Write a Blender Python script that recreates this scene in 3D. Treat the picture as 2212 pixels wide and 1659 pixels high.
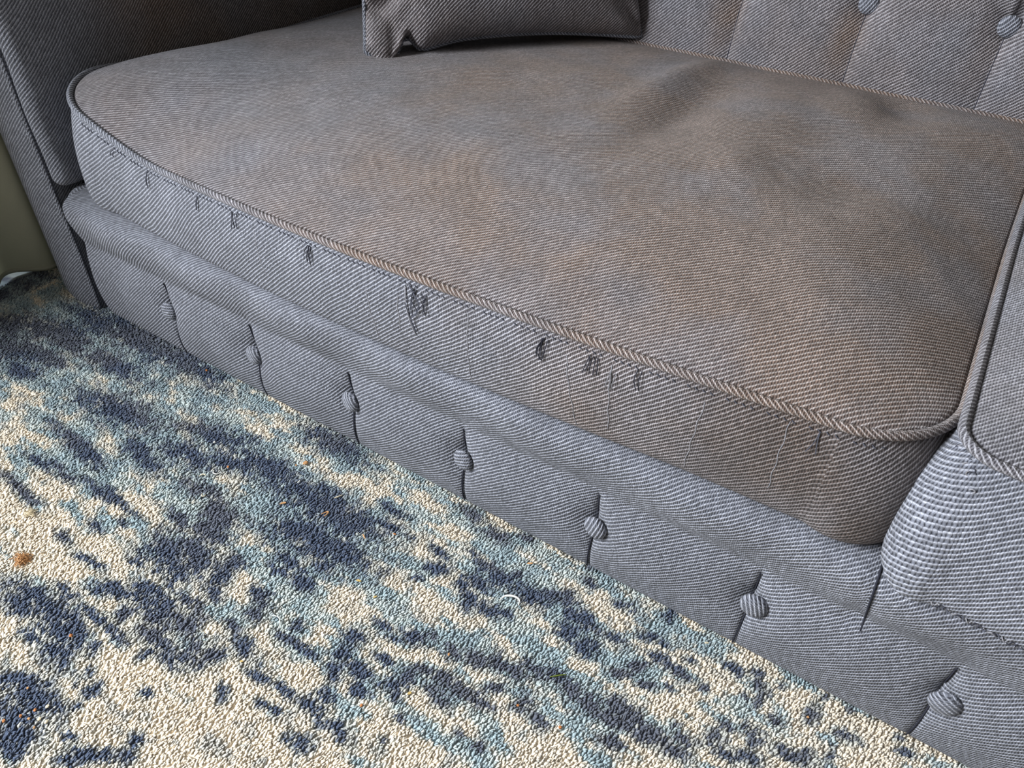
import bpy, math, random
import numpy as np
from mathutils import Matrix, Vector

# ------------------------------------------------------------------ scene, camera, light
for o in list(bpy.data.objects):
    bpy.data.objects.remove(o, do_unlink=True)
SC = bpy.context.scene
COL = SC.collection
random.seed(7)
RNG = np.random.default_rng(11)

# axes of the world seen from the camera (rows: image right, image down, forward)
R_CAM = ((0.8378289, 0.5453329, 0.0255890), (0.3693463, -0.5316863, -0.7621634), (-0.4020274, 0.6480137, -0.6468788))
CAM_LOC = (1.49772, -0.68790, 1.0)
cam_data = bpy.data.cameras.new('camera')
cam = bpy.data.objects.new('camera', cam_data)
COL.objects.link(cam)
r0, r1, r2 = (Vector(r) for r in R_CAM)
rot = Matrix((r0, -r1, -r2)).transposed()
cam.matrix_world = Matrix.Translation(CAM_LOC) @ rot.to_4x4()
cam_data.sensor_fit = 'HORIZONTAL'
cam_data.sensor_width = 36.0
cam_data.lens = 1620.0 / 2212.0 * 36.0
cam_data.clip_start = 0.02
cam_data.dof.use_dof = True
cam_data.dof.focus_distance = 1.15
cam_data.dof.aperture_fstop = 12.0
SC.camera = cam

SC.view_settings.view_transform = 'Standard'
SC.view_settings.look = 'None'
SC.view_settings.gamma = 1.0
SC.view_settings.use_curve_mapping = False
SC.view_settings.exposure = 0.0

world = bpy.data.worlds.new('world')
SC.world = world
world.use_nodes = True
bg = world.node_tree.nodes['Background']
bg.inputs[0].default_value = (1.0, 0.95, 0.88, 1)
bg.inputs[1].default_value = 0.22

# daylight entering by the window in the left wall
wl = bpy.data.lights.new('window_daylight', 'AREA')
wl.shape = 'RECTANGLE'
wl.size = 1.9
wl.size_y = 1.5
wl.energy = 400.0
wl.color = (0.94, 0.97, 1.0)
wlo = bpy.data.objects.new('window_daylight', wl)
COL.objects.link(wlo)
wlo.location = (-0.62, -2.00, 1.95)
wlo.rotation_euler = (math.radians(90), 0, math.radians(-90))


# ------------------------------------------------------------------ helpers
def smooth(a, b, x):
    t = np.clip((x - a) / (b - a), 0, 1)
    return t * t * (3 - 2 * t)


def empty(name, loc=(0, 0, 0)):
    o = bpy.data.objects.new(name, None)
    o.empty_display_size = 0.05
    o.location = loc
    COL.objects.link(o)
    return o


def tag(o, label=None, category=None, group=None, kind=None):
    if label: o['label'] = label
    if category: o['category'] = category
    if group: o['group'] = group
    if kind: o['kind'] = kind
    return o


def link(name, me, mat, parent=None):
    o = bpy.data.objects.new(name, me)
    COL.objects.link(o)
    if mat is not None and len(me.materials) == 0:
        me.materials.append(mat)
    if parent is not None:
        o.parent = parent
        o.matrix_parent_inverse = Matrix.Translation(-Vector(parent.location)) if parent.type == 'EMPTY' else Matrix.Identity(4)
    return o


def mesh_np(name, V, F, uv=None, attrs=None, flat=False):
    """V (n,3), F (m,k) quads or tris, uv per vertex (n,2)."""
    V = np.asarray(V, dtype=np.float32); F = np.asarray(F, dtype=np.int32)
    me = bpy.data.meshes.new(name)
    me.vertices.add(len(V)); me.vertices.foreach_set('co', V.ravel())
    k = F.shape[1]
    me.loops.add(F.size); me.loops.foreach_set('vertex_index', F.ravel())
    me.polygons.add(len(F))
    me.polygons.foreach_set('loop_start', np.arange(0, F.size, k, dtype=np.int32))
    me.polygons.foreach_set('use_smooth', np.full(len(F), not flat))
    me.update(calc_edges=True)
    if uv is not None:
        l = me.uv_layers.new(name='UVMap')
        l.data.foreach_set('uv', np.asarray(uv, dtype=np.float32)[F.ravel()].ravel())
    for nm, arr in (attrs or {}).items():
        arr = np.asarray(arr, dtype=np.float32)
        if arr.ndim == 1:
            a = me.attributes.new(nm, 'FLOAT', 'POINT'); a.data.foreach_set('value', arr)
        else:
            a = me.attributes.new(nm, 'FLOAT_COLOR', 'POINT'); a.data.foreach_set('color', arr.ravel())
    me.validate()
    return me


def grid(name, P, UV, mat, parent=None, flip=False, wrap_u=False, wrap_v=False, attrs=None):
    """P (n,m,3): rows n, columns m. Face normal = d/dcol x d/drow unless flip."""
    n, m = P.shape[:2]
    if wrap_u:
        P = np.concatenate([P, P[:, :1]], 1); m += 1
    idx = np.arange(n * m).reshape(n, m)
    a, b, c, d = idx[:-1, :-1].ravel(), idx[:-1, 1:].ravel(), idx[1:, 1:].ravel(), idx[1:, :-1].ravel()
    F = np.stack([a, b, c, d] if not flip else [a, d, c, b], 1)
    at = {k: np.asarray(v).reshape(-1) if np.asarray(v).ndim == 2 else np.asarray(v).reshape(n * m, -1) for k, v in (attrs or {}).items()}
    me = mesh_np(name, P.reshape(-1, 3), F, UV.reshape(-1, 2), at)
    return link(name, me, mat, parent)


def tube(path, rad, sides=8, closed=False, cap=True):
    """returns V, F(quads), uv for a tube along path (n,3); rad scalar or (n,)"""
    p = np.asarray(path, float); n = len(p)
    rad = np.broadcast_to(np.asarray(rad, float), (n,))
    if closed:
        t = np.roll(p, -1, 0) - np.roll(p, 1, 0)
    else:
        t = np.gradient(p, axis=0)
    t /= np.linalg.norm(t, axis=1)[:, None] + 1e-12
    ref = np.array([0, 0, 1.0]) if abs(t[0, 2]) < 0.9 else np.array([1.0, 0, 0])
    nrm = np.zeros_like(p)
    v = ref - t[0] * (ref @ t[0]); v /= np.linalg.norm(v)
    for i in range(n):
        v = v - t[i] * (v @ t[i]); v /= np.linalg.norm(v) + 1e-12
        nrm[i] = v
    bn = np.cross(t, nrm)
    ang = np.linspace(0, 2 * math.pi, sides + 1)
    V = p[:, None] + rad[:, None, None] * (np.cos(ang)[None, :, None] * nrm[:, None] + np.sin(ang)[None, :, None] * bn[:, None])
    s = np.concatenate([[0], np.cumsum(np.linalg.norm(np.diff(p, axis=0), axis=1))])
    UV = np.stack(np.broadcast_arrays(s[:, None], ang[None] * np.mean(rad)), 2)
    m = sides + 1
    if closed:
        V = np.concatenate([V, V[:1]]); UV = np.concatenate([UV, UV[:1] + [[[s[-1] / (n - 1) * 0 + s[-1] + s[1], 0]]]])
        n += 1
    idx = np.arange(n * m).reshape(n, m)
    F = np.stack([idx[:-1, :-1].ravel(), idx[:-1, 1:].ravel(), idx[1:, 1:].ravel(), idx[1:, :-1].ravel()], 1)
    V = V.reshape(-1, 3); UV = UV.reshape(-1, 2)
    if cap and not closed:
        k = len(V)
        V = np.concatenate([V, p[:1], p[-1:]]); UV = np.concatenate([UV, UV[:1], UV[-1:]])
        f0 = np.stack([np.full(sides, k), idx[0, 1:], idx[0, :-1], np.full(sides, k)], 1)
        f1 = np.stack([np.full(sides, k + 1), idx[-1, :-1], idx[-1, 1:], np.full(sides, k + 1)], 1)
        return V, F, UV, np.concatenate([f0[:, :3], f1[:, :3]])
    return V, F, UV, None


def tube_obj(name, path, rad, mat, parent=None, sides=8, closed=False):
    V, F, UV, T = tube(path, rad, sides, closed)
    me = bpy.data.meshes.new(name)
    faces = [tuple(f) for f in F] + ([tuple(f) for f in T] if T is not None else [])
    me.from_pydata([tuple(v) for v in V], [], faces)
    l = me.uv_layers.new(name='UVMap')
    vi = np.zeros(len(me.loops), dtype=np.int32); me.loops.foreach_get('vertex_index', vi)
    l.data.foreach_set('uv', UV[vi].astype(np.float32).ravel())
    me.polygons.foreach_set('use_smooth', np.ones(len(me.polygons), bool))
    me.update()
    return link(name, me, mat, parent)


def bez(pts, n=24):
    """Catmull-Rom through pts"""
    p = np.asarray(pts, float)
    p = np.concatenate([[2 * p[0] - p[1]], p, [2 * p[-1] - p[-2]]])
    out = []
    for i in range(1, len(p) - 2):
        for t in np.linspace(0, 1, n, endpoint=False):
            a, b, c, d = p[i - 1], p[i], p[i + 1], p[i + 2]
            out.append(0.5 * (2 * b + (c - a) * t + (2 * a - 5 * b + 4 * c - d) * t * t + (-a + 3 * b - 3 * c + d) * t ** 3))
    out.append(p[-2])
    return np.array(out)


def _hash(ix, iy, s):
    h = (ix.astype(np.int64) * 374761393 + iy.astype(np.int64) * 668265263 + s * 974634777) & 0x7fffffff
    h = ((h ^ (h >> 13)) * 1274126177) & 0x7fffffff
    h = (h ^ (h >> 16)) & 0xffffff
    return h / float(0xffffff)


def vnoise(x, y, s=0):
    ix, iy = np.floor(x), np.floor(y)
    fx, fy = x - ix, y - iy
    fx = fx * fx * (3 - 2 * fx); fy = fy * fy * (3 - 2 * fy)
    a = _hash(ix, iy, s); b = _hash(ix + 1, iy, s); c = _hash(ix, iy + 1, s); d = _hash(ix + 1, iy + 1, s)
    return (a * (1 - fx) + b * fx) * (1 - fy) + (c * (1 - fx) + d * fx) * fy


def fbm(x, y, s=0, o=4):
    r = 0; a = 0.5; t = 0
    for k in range(o):
        r = r + a * vnoise(x * 2 ** k, y * 2 ** k, s + k * 17); t += a; a *= 0.55
    return r / t


# ------------------------------------------------------------------ materials
class NT:
    def __init__(self, name):
        self.m = bpy.data.materials.new(name); self.m.use_nodes = True
        self.t = self.m.node_tree; self.t.nodes.clear()
        self.out = self.n('ShaderNodeOutputMaterial')
        self.b = self.n('ShaderNodeBsdfPrincipled')
        self.t.links.new(self.b.outputs[0], self.out.inputs[0])

    def n(self, ty, **kw):
        nd = self.t.nodes.new(ty)
        for k, v in kw.items(): setattr(nd, k, v)
        return nd

    def put(self, sock, v):
        if isinstance(v, bpy.types.NodeSocket): self.t.links.new(v, sock)
        else: sock.default_value = v

    def M(self, op, a, b=None, c=None):
        nd = self.n('ShaderNodeMath', operation=op)
        self.put(nd.inputs[0], a)
        if b is not None: self.put(nd.inputs[1], b)
        if c is not None: self.put(nd.inputs[2], c)
        return nd.outputs[0]

    def mix(self, f, a, b, blend='MIX'):
        nd = self.n('ShaderNodeMix', data_type='RGBA', blend_type=blend)
        self.put(nd.inputs[0], f); self.put(nd.inputs[6], a); self.put(nd.inputs[7], b)
        return nd.outputs[2]

    def ss(self, x, a, b, lo=0.0, hi=1.0):
        nd = self.n('ShaderNodeMapRange', interpolation_type='SMOOTHSTEP')
        self.put(nd.inputs[0], x); nd.inputs[1].default_value = a; nd.inputs[2].default_value = b
        nd.inputs[3].default_value = lo; nd.inputs[4].default_value = hi
        return nd.outputs[0]

    def noise(self, vec, scale, detail=2.0, rough=0.5):
        nd = self.n('ShaderNodeTexNoise')
        if vec is not None: self.put(nd.inputs['Vector'], vec)
        nd.inputs['Scale'].default_value = scale; nd.inputs['Detail'].default_value = detail
        nd.inputs['Roughness'].default_value = rough
        return nd.outputs[0]

    def rough(self, r, spec=0.3):
        self.b.inputs['Roughness'].default_value = r
        self.b.inputs['Specular IOR Level'].default_value = spec


def rgb(r, g, b):
    f = lambda c: (c / 255 / 12.92) if c / 255 < 0.04045 else ((c / 255 + 0.055) / 1.055) ** 2.4
    return (f(r), f(g), f(b), 1)


def fabric(name, weft=(152, 155, 166), warp=(126, 130, 142), gap=(26, 27, 35), pw=0.0026, pv=0.0068, bump=1.0, dist=0.0013, brown=(137, 111, 92)):
    """coarse steep twill: two-over-one floats, ribs climbing at about forty degrees"""
    N = NT(name)
    uvn = N.n('ShaderNodeUVMap'); uvn.uv_map = 'UVMap'
    nz = N.n('ShaderNodeTexNoise'); N.put(nz.inputs['Vector'], uvn.outputs[0]); nz.inputs['Scale'].default_value = 9.0; nz.inputs['Detail'].default_value = 1.0
    nz2 = N.n('ShaderNodeTexNoise'); N.put(nz2.inputs['Vector'], uvn.outputs[0]); nz2.inputs['Scale'].default_value = 170.0; nz2.inputs['Detail'].default_value = 2.0
    def warpvec(v, nzn, amp):
        s = N.n('ShaderNodeVectorMath', operation='SUBTRACT'); N.put(s.inputs[0], nzn.outputs[1]); s.inputs[1].default_value = (0.5, 0.5, 0.5)
        m = N.n('ShaderNodeVectorMath', operation='MULTIPLY_ADD'); N.put(m.inputs[0], s.outputs[0]); m.inputs[1].default_value = (amp, amp, 0); N.put(m.inputs[2], v)
        return m.outputs[0]
    vec = warpvec(warpvec(uvn.outputs[0], nz, 0.010), nz2, 0.0022)
    sep = N.n('ShaderNodeSeparateXYZ'); N.put(sep.inputs[0], vec)
    u, v = sep.outputs[0], sep.outputs[1]
    a = N.M('DIVIDE', u, pw)
    i = N.M('FLOOR', a)
    fa = N.M('SUBTRACT', N.M('SUBTRACT', a, i), 0.5)
    vb = N.M('DIVIDE', v, pv)
    wcol1 = N.n('ShaderNodeTexWhiteNoise', noise_dimensions='1D'); N.put(wcol1.inputs[1], i)
    b0 = N.M('SUBTRACT', vb, N.M('DIVIDE', i, 3.0))
    b0 = N.M('ADD', b0, N.M('MULTIPLY', wcol1.outputs[0], 0.10))
    # floats lean: the lower end of each strand hooks over to the next column
    b = N.M('SUBTRACT', b0, N.M('MULTIPLY', fa, 0.22))
    j = N.M('FLOOR', b)
    fb = N.M('SUBTRACT', b, j)
    cx = N.n('ShaderNodeCombineXYZ'); N.put(cx.inputs[0], i); N.put(cx.inputs[1], j)
    wn = N.n('ShaderNodeTexWhiteNoise', noise_dimensions='2D'); N.put(wn.inputs[0], cx.outputs[0])
    rnd = wn.outputs[0]
    across = N.M('MAXIMUM', N.M('COSINE', N.M('MULTIPLY', fa, math.pi * 0.98)), 0.0)
    SPL = 0.66
    isweft = N.ss(fb, SPL - 0.05, SPL + 0.05)
    lw = N.M('MAXIMUM', N.M('SINE', N.M('MULTIPLY', N.M('MINIMUM', N.M('DIVIDE', fb, SPL), 1.0), math.pi)), 0.0)
    lf = N.M('MAXIMUM', N.M('SINE', N.M('MULTIPLY', N.M('MAXIMUM', N.M('DIVIDE', N.M('SUBTRACT', fb, SPL), 1 - SPL), 0.0), math.pi)), 0.0)
    hw = N.M('MULTIPLY', N.M('POWER', across, 0.7), N.M('MULTIPLY_ADD', N.M('POWER', lw, 0.6), 0.6, 0.4))
    hf = N.M('MULTIPLY', N.M('POWER', across, 0.75), N.M('MULTIPLY_ADD', N.M('POWER', lf, 0.6), 0.75, 0.25))
    mixh = N.n('ShaderNodeMix', data_type='FLOAT')
    N.put(mixh.inputs[0], isweft); N.put(mixh.inputs[2], N.M('MULTIPLY', hw, 0.70)); N.put(mixh.inputs[3], hf)
    h = mixh.outputs[0]
    # the rib as a whole: a rounded cord whose crest carries the weft beads
    bc = N.M('SUBTRACT', vb, N.M('DIVIDE', N.M('SUBTRACT', a, 0.5), 3.0))
    rib = N.M('MULTIPLY_ADD', N.M('COSINE', N.M('MULTIPLY', N.M('SUBTRACT', bc, 0.72), 2 * math.pi)), 0.5, 0.5)
    # colour
    at = N.n('ShaderNodeAttribute', attribute_name='dirt')
    obn = N.n('ShaderNodeTexCoord')
    blotch = N.noise(obn.outputs['Object'], 5.0, 3.0, 0.6)
    dirt = N.M('MINIMUM', N.M('MULTIPLY', at.outputs['Fac'], N.ss(blotch, 0.25, 0.75, 0.5, 1.3)), 0.95)
    wcol = N.mix(N.M('MULTIPLY', dirt, 0.85), rgb(*warp), rgb(*brown))
    fcol = N.mix(N.M('MULTIPLY', dirt, 0.6), rgb(*weft), rgb(164, 146, 130))
    gcol = N.mix(dirt, rgb(*gap), rgb(38, 29, 27))
    tcol = N.mix(isweft, wcol, fcol)
    fz = N.noise(uvn.outputs[0], 1100.0, 2.0, 0.65)
    bright = N.M('MULTIPLY', N.M('MULTIPLY_ADD', rnd, 0.50, 0.74), N.ss(fz, 0.25, 0.75, 0.72, 1.28))
    tv = N.n('ShaderNodeVectorMath', operation='SCALE'); N.put(tv.inputs[0], tcol); N.put(tv.inputs[3], bright)
    hh = N.M('ADD', N.M('MULTIPLY', h, 0.62), N.M('MULTIPLY', rib, 0.42))
    col = N.mix(N.ss(hh, 0.06, 0.74), gcol, tv.outputs[0])
    mot = N.noise(obn.outputs['Object'], 14.0, 3.0, 0.6)
    sl = N.n('ShaderNodeAttribute', attribute_name='shade_tint')
    fzz = N.ss(N.noise(uvn.outputs[0], 2300.0, 2.0, 0.7), 0.60, 0.78, 0.0, 0.30)
    col = N.mix(fzz, col, rgb(150, 148, 150))
    shade_tint = N.M('SUBTRACT', 1.0, N.M('MULTIPLY', sl.outputs['Fac'], N.ss(blotch, 0.25, 0.7, 0.28, 0.50)))  # darkens the cloth colour in place of shade, blotchy at its edge
    sc = N.n('ShaderNodeVectorMath', operation='SCALE'); N.put(sc.inputs[0], col); N.put(sc.inputs[3], N.M('MULTIPLY', shade_tint, N.ss(mot, 0.2, 0.8, 0.88, 1.12)))
    N.put(N.b.inputs['Base Color'], sc.outputs[0])
    N.rough(0.92, 0.15)
    N.b.inputs['Sheen Weight'].default_value = 0.10
    N.b.inputs['Sheen Roughness'].default_value = 0.6
    bp = N.n('ShaderNodeBump'); bp.inputs['Strength'].default_value = bump; bp.inputs['Distance'].default_value = dist
    N.put(bp.inputs['Height'], N.M('ADD', N.M('ADD', N.M('MULTIPLY', h, 0.50), N.M('MULTIPLY', rib, 1.05)), N.M('MULTIPLY', fz, 0.25)))
    N.t.links.new(bp.outputs[0], N.b.inputs['Normal'])
    return N.m


def plain(name, col, rough=0.8, spec=0.2, var=0.15, scale=60.0, bump=0.0):
    N = NT(name)
    tc = N.n('ShaderNodeTexCoord')
    nz = N.noise(tc.outputs['Object'], scale, 3.0, 0.6)
    c2 = tuple(min(1, x * (1 + var * 2)) for x in col[:3]) + (1,)
    c1 = tuple(x * (1 - var * 2) for x in col[:3]) + (1,)
    N.put(N.b.inputs['Base Color'], N.mix(nz, c1, c2))
    N.rough(rough, spec)
    if bump:
        bp = N.n('ShaderNodeBump'); bp.inputs['Strength'].default_value = bump; bp.inputs['Distance'].default_value = 0.002
        N.put(bp.inputs['Height'], nz); N.t.links.new(bp.outputs[0], N.b.inputs['Normal'])
    return N.m


MF = fabric('twill_fabric')
MT = plain('dark_thread_and_crease', rgb(44, 45, 54), 0.9, 0.1)
MTB = plain('blue_thread', rgb(70, 72, 82), 0.9, 0.1)
MTL = plain('pale_thread', rgb(128, 128, 134), 0.9, 0.1)

# ------------------------------------------------------------------ room
M_floor = plain('floor_boards', rgb(120, 92, 66), 0.5, 0.3, 0.12, 8.0)
M_wall = plain('wall_paint', rgb(196, 192, 182), 0.9, 0.1, 0.03, 20.0)
M_trim = plain('white_gloss_paint', rgb(225, 224, 220), 0.4, 0.4, 0.02, 20.0)


def boxes(name, bs, mat, parent=None):
    V = []; F = []
    for (x0, x1, y0, y1, z0, z1) in bs:
        k = len(V)
        V += [(x0, y0, z0), (x1, y0, z0), (x1, y1, z0), (x0, y1, z0), (x0, y0, z1), (x1, y0, z1), (x1, y1, z1), (x0, y1, z1)]
        F += [(k, k + 3, k + 2, k + 1), (k + 4, k + 5, k + 6, k + 7), (k, k + 1, k + 5, k + 4), (k + 1, k + 2, k + 6, k + 5), (k + 2, k + 3, k + 7, k + 6), (k + 3, k, k + 4, k + 7)]
    me = bpy.data.meshes.new(name); me.from_pydata(V, [], F); me.update()
    return link(name, me, mat, parent)


tag(boxes('floor', [(-0.70, 4.2, -3.6, 1.6, -0.05, -0.012)], M_floor), kind='structure')
WY0, WY1, WZ0, WZ1 = -2.99, -1.01, 1.16, 2.74
tag(boxes('wall_left', [(-0.80, -0.68, -3.6, WY0, -0.012, 3.0), (-0.80, -0.68, WY1, 1.6, -0.012, 3.0), (-0.80, -0.68, WY0, WY1, -0.012, WZ0), (-0.80, -0.68, WY0, WY1, WZ1, 3.0)], M_wall), kind='structure')
tag(boxes('wall_back', [(-0.68, 4.2, 1.45, 1.6, -0.012, 3.0)], M_wall), kind='structure')
wf = boxes('window_1', [(-0.74, -0.66, WY0, WY0 + 0.06, WZ0, WZ1), (-0.74, -0.66, WY1 - 0.06, WY1, WZ0, WZ1), (-0.74, -0.66, WY0 + 0.06, WY1 - 0.06, WZ0, WZ0 + 0.06), (-0.74, -0.66, WY0 + 0.06, WY1 - 0.06, WZ1 - 0.06, WZ1)], M_trim)
tag(wf, kind='structure')
Ng = NT('window_glass'); Ng.b.inputs['Base Color'].default_value = rgb(215, 228, 235); Ng.rough(0.08, 0.5)
boxes('pane', [(-0.715, -0.705, WY0 + 0.06, -2.03, WZ0 + 0.06, WZ1 - 0.06)], Ng.m, wf)
boxes('pane', [(-0.715, -0.705, -1.97, WY1 - 0.06, WZ0 + 0.06, WZ1 - 0.06)], Ng.m, wf)
boxes('mullion', [(-0.73, -0.69, -2.03, -1.97, WZ0 + 0.06, WZ1 - 0.06)], M_trim, wf)

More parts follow.
